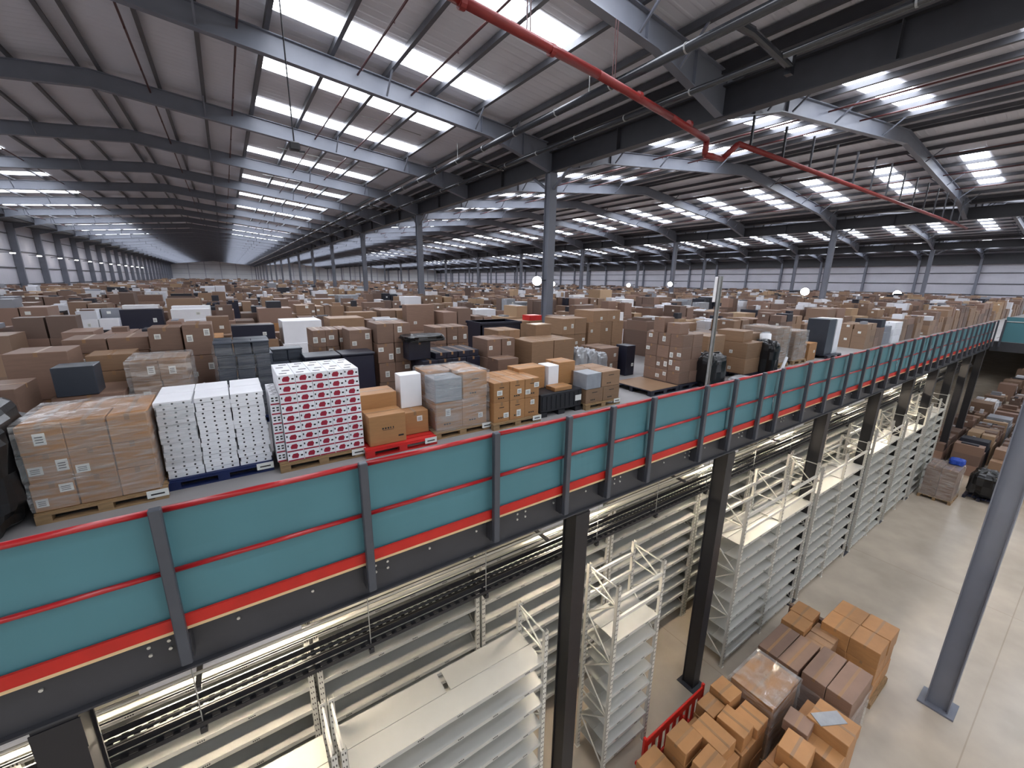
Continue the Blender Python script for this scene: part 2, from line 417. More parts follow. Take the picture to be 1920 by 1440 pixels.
# thin red range pipes between the purlins
n = 0
for h, ds in ((0, (-12.6, -5.9, 1.7, 4.35, 7.6, 9.4)), (1, (-13, -9, -6, 3.9, 7.6, 11)), (2, (-9, 4, 9))):
    xr = sum(SPANS[h])/2
    for d in ds:
        x = xr+d; z = roof_z(x, xr)-.42; t = root('range_pipe', x, 0, 0, f'thin dark red sprinkler pipe between purlins, {ordn(n)} counted from the left wall', 'pipe', 'thin red pipes under the roof')
        link('pipe_run', MB().cyl((0, -10, z), (0, 120, z), .032, 6).mesh('pipe_run', ['redthin']), t); n += 1
        b = MB()
        for i in range(40): b.box(-.015, .015, 3*i-.01, 3*i+.01, z-.09, z)
        link('sprinkler_head', b.mesh('sprinkler_head', ['redthin']), t)
pipe_thing('eaves_pipe', 'long pale pipe along the eaves of the left side wall', 'pipe', [(-16.6, 5, 6.42), (-16.6, 236, 6.42)], .05, 'galv')
for i, (y, x0, x1, z) in enumerate(((19.9, 4.6, 8.3, 6.5), (27.2, 3.2, 8.6, 6.4), (34.5, 3.0, 8.5, 6.4))):
    pipe_thing('strap_pipe', f'thin silver rod across the right slope of the left hall, {ordn(i)} back', 'rod', [(x0, y, z+.32), (x1, y, z-.05)], .022, 'galv')
# hanging detector
t = root('hanging_sensor', 2.05, 13.8, 3.5, 'small black sensor hanging on a long cord under the left hall roof', 'sensor')
link('cord', MB().cyl((0, 0, .1), (0, 0, 3.75), .02, 6).mesh('cord', ['black']), t)
link('housing', MB().cbox(-.13, .13, -.1, .1, -.1, .12, .03).mesh('housing', ['black']), t)
link('bracket', MB().box(.1, .25, -.02, .02, -.12, -.07).mesh('bracket', ['black']), t)
# lamps on the left wall, floodlights on the columns
for i in range(12):
    t = root('wall_lamp', XL+.75, 7.8*(8.6+i), 2.15, f'small bright lamp on left side wall, {ordn(i)} from the front', 'lamp', 'lamps along the left wall')
    link('bracket', MB().box(-.75, 0, -.03, .03, .0, .06).mesh('bracket', ['dark']), t)
    link('lens', MB().cbox(-.05, .3, -.2, .2, -.09, .0, .03).mesh('lens', ['lamp']), t)
for i, (x, y, z, s, lab) in enumerate(((11.9, 15.52, .02, .2, 'beside the nearest deck column'), (43.2, 16.65, -.55, .32, 'on the second row column'), (75.0, 17.9, -.95, .42, 'on the third row column far right'),
                                      (37.5, 45.3, -.3, .3, 'far back between columns'), (41.0, 35.0, -.3, .22, 'behind the thick centre column'), (43.6, 31.0, -.1, .25, 'on the second row column behind'))):
    t = root('floodlight', x, y, z, f'glaring white floodlight {lab}', 'floodlight')
    d = Vector((-x, -y, 0)).normalized()
    link('lens', MB().cyl(d*.04, d*.06, s, 20).mesh('lens', ['flood']), t)
    link('housing', MB().cyl(-d*.16, d*.04, s*.7, 16, 0, s*1.08).mesh('housing', ['dark']), t)
    link('arm', MB().bar(-d*.15, (12.6-x, 15.6-y, .05) if i == 0 else (.8, -.3, .1), .05, .05).mesh('arm', ['dark']), t)

# ================================================================ MEZZANINE EDGE
FX1 = 35.2
b = MB(); b.box(-24, FX1, 3.885, 4.02, DK-.03, DK+.004)
link('trim_4', b.mesh('trim_4', ['ply']), kind='structure', label='pale plywood edge of the deck below the red toe board', cat='deck edge')
t = root('edge_beam', 0, 0, 0, 'charcoal steel edge beam bolted along the mezzanine deck', 'beam', kind='structure')
b = MB(); b.box(-24, FX1, 3.97, 3.99, DK-.44, DK-.03); b.box(-24, FX1, 3.92, 4.2, DK-.46, DK-.44); b.box(-24, FX1, 3.93, 4.2, DK-.05, DK-.032)
link('web', b.mesh('edge_beam', ['dark']), t)
b = MB(); x = -4.0; i = 0
while x < 30:
    for dz in ((-.16,), (-.16,), (-.13, -.21))[i % 3]:
        b.cyl((x, 3.955, DK+dz), (x, 3.97, DK+dz), .014, 8)
        if i % 3 == 2: b.cyl((x+.13, 3.955, DK+dz), (x+.13, 3.97, DK+dz), .014, 8)
    x += .62; i += 1
link('bolt', b.mesh('bolt', ['bolt']), t)
# guard fence
POSTS = [-3.75, -2.2, -.66, .88, 2.40, 3.54, 4.38, 5.30, 6.75, 7.72, 8.79, 9.60, 10.96, 12.2, 13.43, 14.67, 15.77, 16.95, 18.14, 19.19, 20.27, 21.22, 22.16, 23.22]
while POSTS[-1] < FX1-1: POSTS.append(POSTS[-1]+1.06)
TOP, MID, TOE = -1.765, -2.31, -2.745
t = root('guard_fence', 0, 0, 0, 'teal sheeted guard fence with red rails along the mezzanine edge', 'fence')
bp = MB(); bp.cbox(-.04, .04, 3.79, 3.86, DK-.30, TOP+.05, .008)
pm = bp.mesh('post', ['post'])
bb = MB(); bb.box(-.05, .05, 3.86, 3.965, DK-.30, DK-.05); bk_me = bb.mesh('foot_bracket', ['dark'])
for i, x in enumerate(POSTS):
    o = link('post', pm, t, (x, 0, 0)); link('foot_bracket', bk_me, o)
for x0, x1 in zip(POSTS, POSTS[1:]):
    w = x1-x0+.03; nx = max(4, int(w/.12)); b = MB()
    for i in range(nx):
        for j in range(8):
            def P(a, c):
                u, v = a/nx, c/8
                return (x0-.015+w*u, 3.925+.012*math.sin(5*u+x0*3+4*v)*math.sin(PI*v), TOE-.1+(TOP-TOE+.09)*v)
            b.quad(P(i, j), P(i+1, j), P(i+1, j+1), P(i, j+1))
    smooth(link('infill_sheet', b.mesh('infill_sheet', ['teal']), t))
    for nm, z, r in (('top_rail', TOP, .026), ('mid_rail', MID, .022)):
        smooth(link(nm, MB().cyl((x0, 3.885, z), (x1, 3.885, z), r, 10).mesh(nm, ['rail']), t))
    link('toe_board', MB().box(x0, x1, 3.875, 3.90, DK+.006, TOE).mesh('toe_board', ['toe']), t)
# fence turning towards the open side at the far end
t = root('guard_fence', 0, 0, 0, 'far teal sheeted fence turning off at the end of the deck edge', 'fence')
for i in range(6):
    y0, y1 = 3.6-1.9*i, 3.6-1.9*(i+1)
    link('post', MB().box(35.1, 35.18, y0-.04, y0+.04, DK-.3, TOP+.1).mesh('post', ['post']), t)
    link('infill_sheet', MB().box(35.2, 35.22, y1, y0, DK, TOP+.25).mesh('infill_sheet', ['teal']), t)
link('top_rail', MB().cyl((35.15, 3.6, TOP), (35.15, -8, TOP), .026).mesh('top_rail', ['galv']), t)
link('wall_partition', MB().box(66, 66.2, YS, 4, -9.4, DK-.05).mesh('wall_partition', ['dark']), kind='structure', label='dark closed front under the far deck at the right edge', cat='wall')
link('trim_5', MB().box(35.2, 35.5, -8, 3.9, DK-.55, DK-.02).mesh('trim_5', ['dark']), kind='structure', label='dark edge beam under the far turning fence', cat='beam')
# tall strut post at the fence
t = root('strut_post', 6.98, 4.0, 0, 'tall grey slotted channel post standing up above the teal fence', 'post')
b = MB(); b.box(-.035, .035, -.005, .005, -2.5, .13); b.box(-.035, -.03, -.04, .005, -2.5, .13); b.box(.03, .035, -.04, .005, -2.5, .13)
link('channel', b.mesh('channel', ['galv']), t)
b = MB()
for i in range(24): b.box(-.007, .007, -.009, -.004, -1.7+i*.075, -1.66+i*.075)
link('slot', b.mesh('slot', ['slot']), t)
link('lit_face', MB().cbox(-.1, .015, .01, .03, -.3, .12, .004).mesh('lit_face', ['white']), t)  # white plate stands in for the channel's lit face, light put into colour
# black columns carrying the deck
for i, x in enumerate((-5.6, -1.5, 4.0, 8.15, 13.1, 17.35, 21.0, 24.5, 27.9, 31.0, 34.4)):
    t = root('deck_column', x, 4.07, -9.4, f'black steel column under the fence edge, {ordn(i-1) if i else "hidden one"} from the left', 'column', kind='structure')
    b = MB(); b.box(-.13, .13, -.14, -.12, 0, 6.09); b.box(-.13, .13, .12, .14, 0, 6.09); b.box(-.012, .012, -.12, .12, 0, 6.09)
    b.box(-.11, -.095, -.12, .12, 0, 6.09); b.box(.095, .11, -.12, .12, 0, 6.09)
    link('shaft', b.mesh('deck_column', ['black']), t)
    link('base_plate', MB().box(-.22, .22, -.22, .22, 0, .02).mesh('base_plate', ['dark']), t)
    b = MB(); b.box(-.14, .14, -.15, -.141, 5.75, 6.05)
    link('splice_plate', b.mesh('splice_plate', ['black']), t)
# cable tray and services below the deck
t = root('cable_tray', 0, 0, 0, 'black perforated cable tray hung along below the mezzanine edge', 'cable tray')
for y, z in ((4.50, -4.40), (4.70, -4.38)):
    link('side_rail', MB().box(-7, 36, y-.008, y+.008, z, z+.075).mesh('side_rail', ['black']), t)
b = MB(); x = -4.5
while x < 36: b.box(x, x+.05, 4.51, 4.69, -4.40, -4.39); x += .1 if x < 16 else .2
tag(link('rung', b.mesh('rung', ['black']), t), kind='stuff')
b = MB()
for i in range(2): b.cyl((-7, 4.56+.07*i, -4.37), (36, 4.56+.07*i, -4.37), .02, 6)
link('cable', b.mesh('cable', ['black']), t)
t = root('cable_ladder', 0, 0, 0, 'narrow black ladder strip running beside the cable tray', 'cable tray')
b = MB(); b.box(-7, 36, 4.40, 4.41, -4.45, -4.40); b.box(-7, 36, 4.465, 4.475, -4.45, -4.40); link('side_rail', b.mesh('side_rail', ['black']), t)
b = MB(); x = -4.5
while x < 30: b.box(x, x+.06, 4.41, 4.465, -4.44, -4.43); x += .13
tag(link('rung', b.mesh('rung', ['black']), t), kind='stuff')
for i, x in enumerate((-.75, .95, 2.62, 4.9, 6.55, 8.3, 10.4, 12.4, 14.6, 16.6, 19, 22, 25)):
    t = root('tray_hanger', x, 4.44, 0, f'thin threaded drop rod with clamp at the cable tray, {ordn(i)} from the left', 'hanger', 'drop rods of the cable tray')
    link('rod', MB().cyl((0, 0, -4.50), (0, 0, -3.3), .006, 6).mesh('rod', ['galv']), t)
    link('clamp', MB().box(-.03, .03, -.03, .03, -4.55, -4.49).mesh('clamp', ['black']), t)
    link('cross_arm', MB().box(-.015, .015, -.05, .30, -4.475, -4.455).mesh('cross_arm', ['dark']), t)
for i, (y, z, r, m, lab) in enumerate(((4.5, -4.02, .008, 'black', 'thin black conduit nearest the edge'), (4.8, -4.16, .010, 'black', 'thin black conduit farther in'), (5.0, -4.47, .018, 'galv', 'silver conduit'), (4.62, -3.99, .016, 'rack', 'thin white conduit'), (5.15, -4.52, .03, 'rack', 'white sprinkler pipe'), (5.0, -4.30, .02, 'dark', 'grey cable run'))):
    pipe_thing('conduit', f'{lab} running along under the mezzanine deck', 'pipe', [(-7, y, z), (36, y, z)], r, m, k=6)
for i in range(10):
    x = -5+4.2*i+R.uniform(-.5, .5)
    t = root('service_bracket', x, 0, 0, f'dark slotted cross bracket under the deck, {ordn(i)} from the left', 'bracket', 'cross brackets under the deck')
    link('channel', MB().box(-.025, .025, 4.5, 5.15, -4.10, -4.06).mesh('channel', ['dark']), t)
    link('drop', MB().box(-.02, .02, 5.1, 5.14, -4.3, -3.3).mesh('drop', ['dark']), t)
# batten lights under the deck
for i, (x, y) in enumerate(((-2.6, 4.88), (-.5, 4.88), (4.7, 4.88), (9.6, 4.88), (13.4, 4.88), (18.6, 4.88), (23.5, 4.88), (29, 4.88), (1.3, 8.2), (7.2, 8.2))):
    t = root('batten_light', x, y, -4.22 if y < 6 else -3.6, f'white tube batten light under the deck, {ordn(i)} fitted', 'light', 'batten lights under the deck')
    link('body', MB().cbox(-.75, .75, -.05, .05, .04, .12, .01).mesh('body', ['white']), t)
    smooth(link('tube', MB().cyl((-.72, 0, .01), (.72, 0, .01), .02, 10).mesh('tube', ['led']), t))
    link('drop_rod', MB().box(-.5, -.49, -.005, .005, .12, .955 if y < 6 else .335).box(.49, .5, -.005, .005, .12, .955 if y < 6 else .335).mesh('drop_rod', ['galv']), t)

# ================================================================ SHELVING
shelf_cache = {}
def shelf_mesh(w, d):
    k = (round(w, 2), round(d, 2))
    if k not in shelf_cache:
        b = MB(); h = d/2
        b.box(-w/2, w/2, -h, -.004, -.012, 0); b.box(-w/2, -.035, .004, h, -.012, 0); b.box(.035, w/2, .004, h, -.012, 0)
        for y in (-h, h-.03): b.box(-w/2, w/2, y, y+.03, -.065, -.012)
        b.box(-.02, .02, -h+.03, -.01, -.045, -.012)
        for i in range(max(2, int(w/.55))):
            x = -w/2+.25+i*.55
            if x+.1 < w/2:
                for j in range(4): b.box(x+j*.022, x+j*.022+.014, -h-.002, -h, -.045, -.027, 1)
        shelf_cache[k] = b.mesh('shelf', ['shelf', 'inkb'])
    return shelf_cache[k]
up_cache = {}
def upright_mesh(h):
    h = round(h, 2)
    if h not in up_cache:
        b = MB(); b.box(-.035, .035, -.03, -.026, 0, h); b.box(-.035, -.031, -.03, .03, 0, h); b.box(.031, .035, -.03, .03, 0, h)
        b.box(-.05, .05, -.045, .045, 0, .008)
        z = .1
        while z < h-.05:
            b.box(-.02, -.008, -.0315, -.0295, z, z+.03, 1); b.box(.008, .02, -.0315, -.0295, z, z+.03, 1); z += .1
        up_cache[h] = b.mesh('upright', ['rack', 'slot'])
    return up_cache[h]
def rack(label, xs, y0, d, ztop, shelf_top, pitch=.405, open_beams=(), group=None):
    t = root('shelving_rack', xs[0], y0, -9.4, label, 'shelving', group)
    h = ztop+9.4
    for x in xs:
        for y in (.03, d-.03): link('upright', upright_mesh(h), t, (x-xs[0], y, 0))
        b = MB(); z = .25; k = 0
        while z < h-.15:
            z2 = min(z+.62, h-.08)
            p, q = ((0, .06, z), (0, d-.06, z2)) if k % 2 == 0 else ((0, d-.06, z), (0, .06, z2))
            b.bar(p, q, .022, .022); z = z2; k += 1
            if k % 2 == 0: b.bar((0, .06, z), (0, d-.06, z), .022, .022)
        b.bar((0, .06, h-.06), (0, d-.06, h-.06), .022, .022)
        link('frame_bracing', b.mesh('frame_bracing', ['rack']), t, (x-xs[0], 0, 0))
    for x0, x1 in zip(xs, xs[1:]):
        w = x1-x0-.07; xc = (x0+x1)/2-xs[0]; z = shelf_top
        while z > -9.32:
            link('shelf', shelf_mesh(w, d-.02), t, (xc, d/2, z+9.4)); z -= pitch
        for zb in open_beams:
            for yb in (.01, d-.05): link('open_beam', MB().box(-w/2, w/2, yb, yb+.04, -.065, 0).mesh('open_beam', ['rack']), t, (xc, 0, zb+9.4))
    return t
rack('front white shelving rack left of the first black column, solid shelves', [.44, 3.3], 3.82, .74, -5.03, -5.55)
rack('white shelving rack at the bottom left corner under the cable tray', [-5.5, -2.4, .34], 3.82, .74, -5.03, -5.55)
rack('narrow white shelving rack right of the first black column', [4.9, 6.13], 3.83, .76, -5.0, -6.17, .405, (-5.25, -5.66))
rack('white shelving rack behind the front cartons between second and third black columns', [9.2, 11.1, 12.98], 3.86, .8, -4.75, -5.93, .405, (-5.12, -5.52))
rack('white shelving rack just past the third black column', [13.4, 15.2, 17.05], 3.86, .8, -5.0, -5.86, .405, (-5.3,))
rack('white shelving rack past the fourth black column', [17.65, 19.4, 20.8], 3.86, .8, -4.7, -5.6, .405, (-5.1,))
rack('white shelving rack beside the wrapped brown pallet', [21.3, 22.9, 24.3], 3.86, .8, -5.0, -5.8)
rack('distant white shelving rack, last of the front row by the far cartons', [24.8, 26.3, 27.7], 3.86, .8, -4.9, -5.6)
xb = [-5.2, -2.4, .43, 3.15, 6.5, 9.94, 12.7, 15.5, 18.3, 21.1, 23.9, 26.7, 29.5, 32.3]
for i, (a, c) in enumerate(zip(xb, xb[1:])):
    rack(f'long white rack of the inner shelving row, {ordn(i)} bay from the left', [a, c-.12], 5.42, .98, -4.62, -4.85, .41, (), 'inner shelving row')
for i in range(7):
    rack(f'white rack behind the inner row under the deck, {ordn(i)} from the left', [-5.2+5.4*i, -2.55+5.4*i, .05+5.4*i], 6.5, .98, -4.3, -4.5, .41, (), 'second inner shelving row')

# ================================================================ GOODS
from mathutils import noise
cm_cache = {}
def carton_mesh(sx, sy, sz, mk, tape=True, style=''):
    key = (round(sx, 2), round(sy, 2), round(sz, 2), mk, tape, style)
    if key in cm_cache: return cm_cache[key]
    sx, sy, sz = key[:3]; b = MB(); hx, hy = sx/2, sy/2
    b.cbox(-hx, hx, -hy, hy, 0, sz, min(.008, sz*.1))
    mats = [mk, 'tapew' if mk in ('white', 'grey') else 'tape', 'inkb']
    if tape:
        if sx >= sy:
            b.box(-hx+.002, hx-.002, -.025, .025, sz, sz+.0015, 1); b.box(-hx-.0015, -hx, -.025, .025, sz-.07, sz, 1); b.box(hx, hx+.0015, -.025, .025, sz-.07, sz, 1)
        else:
            b.box(-.025, .025, -hy+.002, hy-.002, sz, sz+.0015, 1); b.box(-.025, .025, -hy-.0015, -hy, sz-.07, sz, 1)
    if style == 'print':                       # small printed marks low on two sides
        for i in range(3): b.box(-hx*.45+i*.05, -hx*.45+.035+i*.05, -hy-.0012, -hy, sz*.18, sz*.18+.028, 2)
        b.box(-hx*.3, hx*.3, -hy-.0012, -hy, sz*.72, sz*.72+.015, 2)
        b.box(-hx-.0012, -hx, -hy*.4, hy*.2, sz*.7, sz*.7+.015, 2)
    if style == 'logo':
        for i, w in enumerate((.03, .03, .03, .02, .02)): b.box(-.1+i*.045, -.1+i*.045+w, -hy-.0012, -hy, sz*.52, sz*.52+.03, 2)
        b.box(-.09, .1, -hy-.0012, -hy, sz*.52-.02, sz*.52-.012, 2); b.box(hx*.55, hx*.85, -hy-.0012, -hy, sz*.2, sz*.2+.03, 2)
    cm_cache[key] = b.mesh('carton', mats); return cm_cache[key]
lab_me = None
def label_part(o, sx, sy, sz, n=1, face='y'):
    for i in range(n):
        w, h = R.choice(((.1, .14), (.12, .1), (.1, .1))); w = min(w, sx*.4); h = min(h, sz*.6)
        u = R.uniform(-.3, .3) if n == 1 else (-.3+.6*i/(n-1)); v = R.uniform(.3, .75)*sz
        b = MB()
        if face == 'y':
            x = u*sx; v = min(max(v, h/2+.01), sz-h/2-.01); y = -round(sy, 2)/2
            b.box(x-w/2, x+w/2, y-.003, y-.0003, v-h/2, v+h/2)
            for k in range(3): b.box(x-w*.35, x+w*.3, y-.0035, y-.0029, v-h*.3+k*h*.22, v-h*.3+k*h*.22+h*.08, 1)
        else:
            yv = u*sy; w = min(w, sy*.4); v = min(max(v, h/2+.01), sz-h/2-.01); x = -round(sx, 2)/2
            b.box(x-.003, x-.0003, yv-w/2, yv+w/2, v-h/2, v+h/2)
            for k in range(3): b.box(x-.0035, x-.0029, yv-w*.35, yv+w*.3, v-h*.3+k*h*.22, v-h*.3+k*h*.22+h*.08, 1)
        link('shipping_label', b.mesh('shipping_label', ['label', 'inkb']), o)
def carton(x, y, z, sx, sy, sz, label, mk='cardb', group=None, rz=0, labs=0, style='', name='cardboard_carton', cat='carton', tape=True, face='y'):
    o = link(name, carton_mesh(sx, sy, sz, mk, tape, style), None, W(x, y, z), label, cat, group, rz=rz)
    if labs: label_part(o, sx, sy, sz, labs, face)
    return o
N_HERO = 0
def pos_words(i, nx, j, ny):
    a = '' if nx == 1 else ('left', 'right')[i] if nx == 2 else ('left', 'middle', 'right')[i] if nx == 3 else ORD[i]+' from left'
    c = '' if ny == 1 else ('front', 'back')[j] if ny == 2 else ('front', 'middle', 'back')[j] if ny == 3 else ORD[j]+' row'
    return ' '.join(w for w in (c, a) if w)
def layer_words(k, nz):
    return '' if nz == 1 else ('bottom', 'top')[k] if nz == 2 else ('bottom', 'middle', 'top')[k] if nz == 3 else ('top' if k == nz-1 else 'bottom' if k == 0 else ORD[k])
TONE = {'cardb': 'brown', 'cardb2': 'reddish brown', 'cardb3': 'tan', 'white': 'white', 'grey': 'grey', 'navy': 'dark navy', 'tote': 'slate'}
def stack(desc, x0, x1, y0, d, z0, z1, nx, ny, nz, mk='cardb', labs=.3, style='', jit=.008, group=None, skip=(), kind='cardboard carton', name='cardboard_carton', cat='carton', tape=True, face='y'):
    """a pallet load of separate cartons"""
    global N_HERO
    sx, sy, sz = (x1-x0)/nx, d/ny, (z1-z0)/nz
    for k in range(nz):
        for j in range(ny):
            for i in range(nx):
                if (i, j, k) in skip: continue
                lw = layer_words(k, nz); pw = pos_words(i, nx, j, ny)
                lab = f'{TONE.get(mk, "brown")} {kind}'+(f', {lw} layer' if lw else ',')+(f' {pw}' if pw else '')+f', {desc}'
                lab = lab.replace(',,', ',')
                vis = (j == 0 or face != 'y') and R.random() < labs
                carton(x0+sx*(i+.5)+R.uniform(-jit, jit), y0+sy*(j+.5)+R.uniform(-jit, jit), z0+sz*k, sx-.012, sy-.012, sz-.002, lab, mk, group, R.uniform(-.012, .012), R.choice((1, 1, 2)) if vis else 0, style, name, cat, tape, face)
                N_HERO += 1
pal_cache = {}
def pallet(x0, x1, y0, y1, label, mk='wood', z=DK, tagc=None, solid=False):
    t = root('pallet', (x0+x1)/2, (y0+y1)/2, z, label, 'pallet')
    w, d = round(x1-x0, 2), round(y1-y0, 2); key = (w, d, mk, solid)
    if key not in pal_cache:
        a = MB(); n = 7 if not solid else 3; g = .018 if not solid else .0
        for i in range(n):
            yy = -d/2+i*(d/n)
            a.box(-w/2, w/2, yy+g, yy+d/n-g, .122, .144)
        s = MB()
        for yy in (-d/2+.05, 0, d/2-.05):
            for xx in (-w/2+.07, 0, w/2-.07): s.box(xx-.07, xx+.07, yy-.05, yy+.05, .022, .10)
        s.box(-w/2, w/2, -.05, .05, .1, .122); s.box(-w/2, w/2, -d/2, -d/2+.1, .1, .122); s.box(-w/2, w/2, d/2-.1, d/2, .1, .122)
        f = MB()
        for yy in (-d/2, -.05, d/2-.1): f.box(-w/2, w/2, yy, yy+.1, 0, .022)
        pal_cache[key] = (a.mesh('top_deck', [mk]), s.mesh('block_frame', [mk]), f.mesh('bottom_board', [mk]))
    for nm, me in zip(('top_deck', 'block_frame', 'bottom_board'), pal_cache[key]): link(nm, me, t)
    if tagc is not None:
        b = MB(); x = tagc-(x0+x1)/2; b.box(x-.11, x+.11, -d/2-.012, -d/2-.006, .05, .15)
        b.box(x-.07, x+.07, -d/2-.014, -d/2-.011, .085, .105, 1)
        tag(link('paper_tag', b.mesh('paper_tag', ['label', 'inkb']), t), 'white paper tag hung at the pallet corner')
    return t
def wrap(x0, x1, y0, y1, z0, z1, label, mk='film', amp=.018, seed=1., name='stretch_wrap', top=True):
    b = MB(); n = 14; ring = []
    def P(u, v):
        p = u % 1*4; s = int(p); f = p-s; c = [(x0, y0), (x1, y0), (x1, y1), (x0, y1), (x0, y0)]
        x = c[s][0]+(c[s+1][0]-c[s][0])*f; y = c[s][1]+(c[s+1][1]-c[s][1])*f; z = z0+(z1-z0)*v
        q = Vector((x*3+seed, y*3, z*7)); a = amp*(.6+noise.noise(q))
        cx, cy = (x0+x1)/2, (y0+y1)/2; dv = Vector((x-cx, y-cy)).normalized()
        return (x+dv.x*a, y+dv.y*a, z)
    U, V = 48, 16
    for i in range(U):
        for j in range(V): b.quad(P(i/U, j/V), P((i+1)/U, j/V), P((i+1)/U, (j+1)/V), P(i/U, (j+1)/V))
    if top:
        for i in range(12):
            for j in range(12):
                def T(a, c):
                    x = x0+(x1-x0)*a/12; y = y0+(y1-y0)*c/12
                    return (x, y, z1+.012+.014*noise.noise(Vector((x*5+seed, y*5, 0))))
                b.quad(T(i, j), T(i+1, j), T(i+1, j+1), T(i, j+1))
    return smooth(link(name, b.mesh(name, [mk]), None, (0, 0, H), label, 'stretch film'))
def lump(name, x, y, z, sx, sy, sz, mk, label, cat, seed=0., p=.45, amp=.16, U=36, V=18, group=None):
    """irregular draped or bagged mass standing on z"""
    b = MB()
    def P(i, j):
        th = 2*PI*i/U; ph = PI*j/V-PI/2
        sg = lambda v: math.copysign(abs(v)**p, v)
        d = Vector((sg(math.cos(th))*abs(math.cos(ph))**p, sg(math.sin(th))*abs(math.cos(ph))**p, sg(math.sin(ph))))
        a = 1+amp*noise.noise(d*2.3+Vector((seed, seed*2, 0)))+amp*.5*noise.noise(d*6+Vector((seed, 3, seed)))
        return (d.x*sx/2*a, d.y*sy/2*a, max(0, (d.z*a*.5+.5)*sz))
    for j in range(V):
        for i in range(U): b.quad(P(i, j), P(i+1, j), P(i+1, j+1), P(i, j+1))
    return smooth(link(name, b.mesh(name, [mk]), None, W(x, y, z), label, cat, group))
PB = DK+.145
# ---- front row of pallet loads behind the fence
lump('plastic_wrapped_load', -2.82, 6.95, DK, 1.2, 1.35, 1.42, 'blkpl', 'black plastic wrapped load at the left picture edge by the fence', 'wrapped load', 1.3)
pallet(-2.18, -.97, 6.62, 7.65, 'dark wooden pallet under the film wrapped brown cartons', 'wood', DK, -1.07)
stack('film wrapped load beside the dotted white boxes', -2.17, -1.02, 6.65, 1.0, PB, -1.66, 3, 2, 3, 'cardb3', .5)
wrap(-2.18, -1.02, 6.64, 7.66, PB+.02, -1.64, 'clear stretch film around brown cartons left of dotted white boxes', 'filmw', .02, 2.)
pallet(-.99, .27, 6.82, 7.86, 'dark blue pallet under the dotted white boxes', 'bluep', DK, .16)
def dotted_mesh(w, d, h):
    b = MB(); b.cbox(-w/2, w/2, -d/2, d/2, 0, h, .004)
    for x in (-.3*w, 0, .3*w):
        n = len(b.v); k = 10
        b.v += [(x+.013*math.cos(2*PI*i/k), -d/2-.001, h*.5+.013*math.sin(2*PI*i/k)) for i in range(k)]
        b.f.append(tuple(range(n, n+k))); b.m.append(1)
    return b.mesh('dotted_box', ['white', 'inkb'])
dm = dotted_mesh(.40, .49, .063)
for i in range(3):
    for k in range(17):
        for j in range(2):
            link('white_box', dm, None, W(-.98+.415*(i+.5)+R.uniform(-.012, .012), 6.88+.25+.505*j+R.uniform(-.012, .012), PB+.0645*k),
                 f'flat white box with dark dots, {ordn(k)} up in the {("left","middle","right")[i]} {("front","back")[j]} column, blue pallet', 'box', 'dotted white boxes on the blue pallet', rz=R.uniform(-.015, .015))
wrap(-.97, -.57, 6.86, 7.88, PB+.2, -1.64, 'thin clear film around the left column of dotted white boxes', 'film', .008, 5.)
pallet(.34, 1.56, 6.62, 7.66, 'brown wooden pallet under the red and white printed cases', 'wood', DK, 1.48)
def case_mesh(w, d, h, end=False):
    b = MB(); b.cbox(-w/2, w/2, -d/2, d/2, 0, h, .004); y = -d/2-.001
    b.box(-w/2+.003, w/2-.003, y, -d/2, .004, h*.17, 1)
    if end:
        for xx in (-.22, .22):
            for zz in (.45, .72): b.box(xx*w-.016, xx*w+.016, y, -d/2, zz*h-.012, zz*h+.01, 2)
    else:
        n = len(b.v); b.v += [(w*x, y, h*z) for x, z in ((-.24, .34), (.12, .28), (.2, .6), (.12, .84), (-.16, .8), (-.26, .56))]
        b.f.append(tuple(range(n, n+6))); b.m.append(1)
        b.box(-w*.44, -w*.36, y, -d/2, h*.6, h*.8, 2); b.box(w*.29, w*.43, y, -d/2, h*.45, h*.62, 2)
    b.box(-w*.35, w*.1, -d*.3, -d*.2, h, h+.001, 2); b.box(-w*.1, w*.38, d*.15, d*.25, h, h+.001, 2)
    return b.mesh('printed_case', ['white', 'redprint', 'inkb'])
c1, c2 = case_mesh(.222, .46, .148), case_mesh(.12, .2, .148, True)
for k in range(9):
    for i in range(5):
        for j in range(2):
            link('printed_case', c1, None, W(.455+.226*(i+.5)-.004*k*.2, 6.65+.23+.47*j, PB+.15*k), f'white case with red print, {ordn(k)} up, {ordn(i)} from left, {("front","back")[j]} row', 'case', 'red printed cases on one pallet', rz=R.uniform(-.008, .008))
    if k < 7:
        for j in range(4):
            link('printed_case', c2, None, W(.385, 6.82+.205*j, PB+.15*k), f'small case end with red stripes, {ordn(k)} up, {ordn(j)} deep, left side column', 'case', 'red striped case ends on one pallet')
pallet(1.56, 2.80, 6.46, 7.60, 'bright red pallet carrying three brown cartons and a white one', 'redp', DK, 2.68)
carton(1.97, 6.80, PB, .62, .46, .52, 'brown carton with dark printed mark at the front of the red pallet', 'cardb3', style='logo')
carton(1.97, 7.30, PB, .66, .5, .38, 'brown carton low at the back left of the red pallet', 'cardb3')
carton(1.97, 7.30, PB+.382, .66, .5, .39, 'brown carton topmost at the back left of the red pallet', 'cardb3')
carton(2.53, 7.12, PB, .5, .68, .42, 'brown carton with one white label at the right of the red pallet', 'cardb3', labs=1)
carton(2.58, 7.2, PB+.422, .4, .28, .62, 'tall white carton standing on the right carton of the red pallet', 'white', tape=False, name='white_carton')
pallet(2.82, 4.0, 6.62, 7.66, 'wooden pallet under the film wrapped cartons and grey printed box', 'wood', DK, 3.93)
stack('film wrapped load right of the red pallet', 2.88, 3.96, 6.66, .96, PB, -2.18, 2, 2, 1, 'cardb3', .7, 'print')
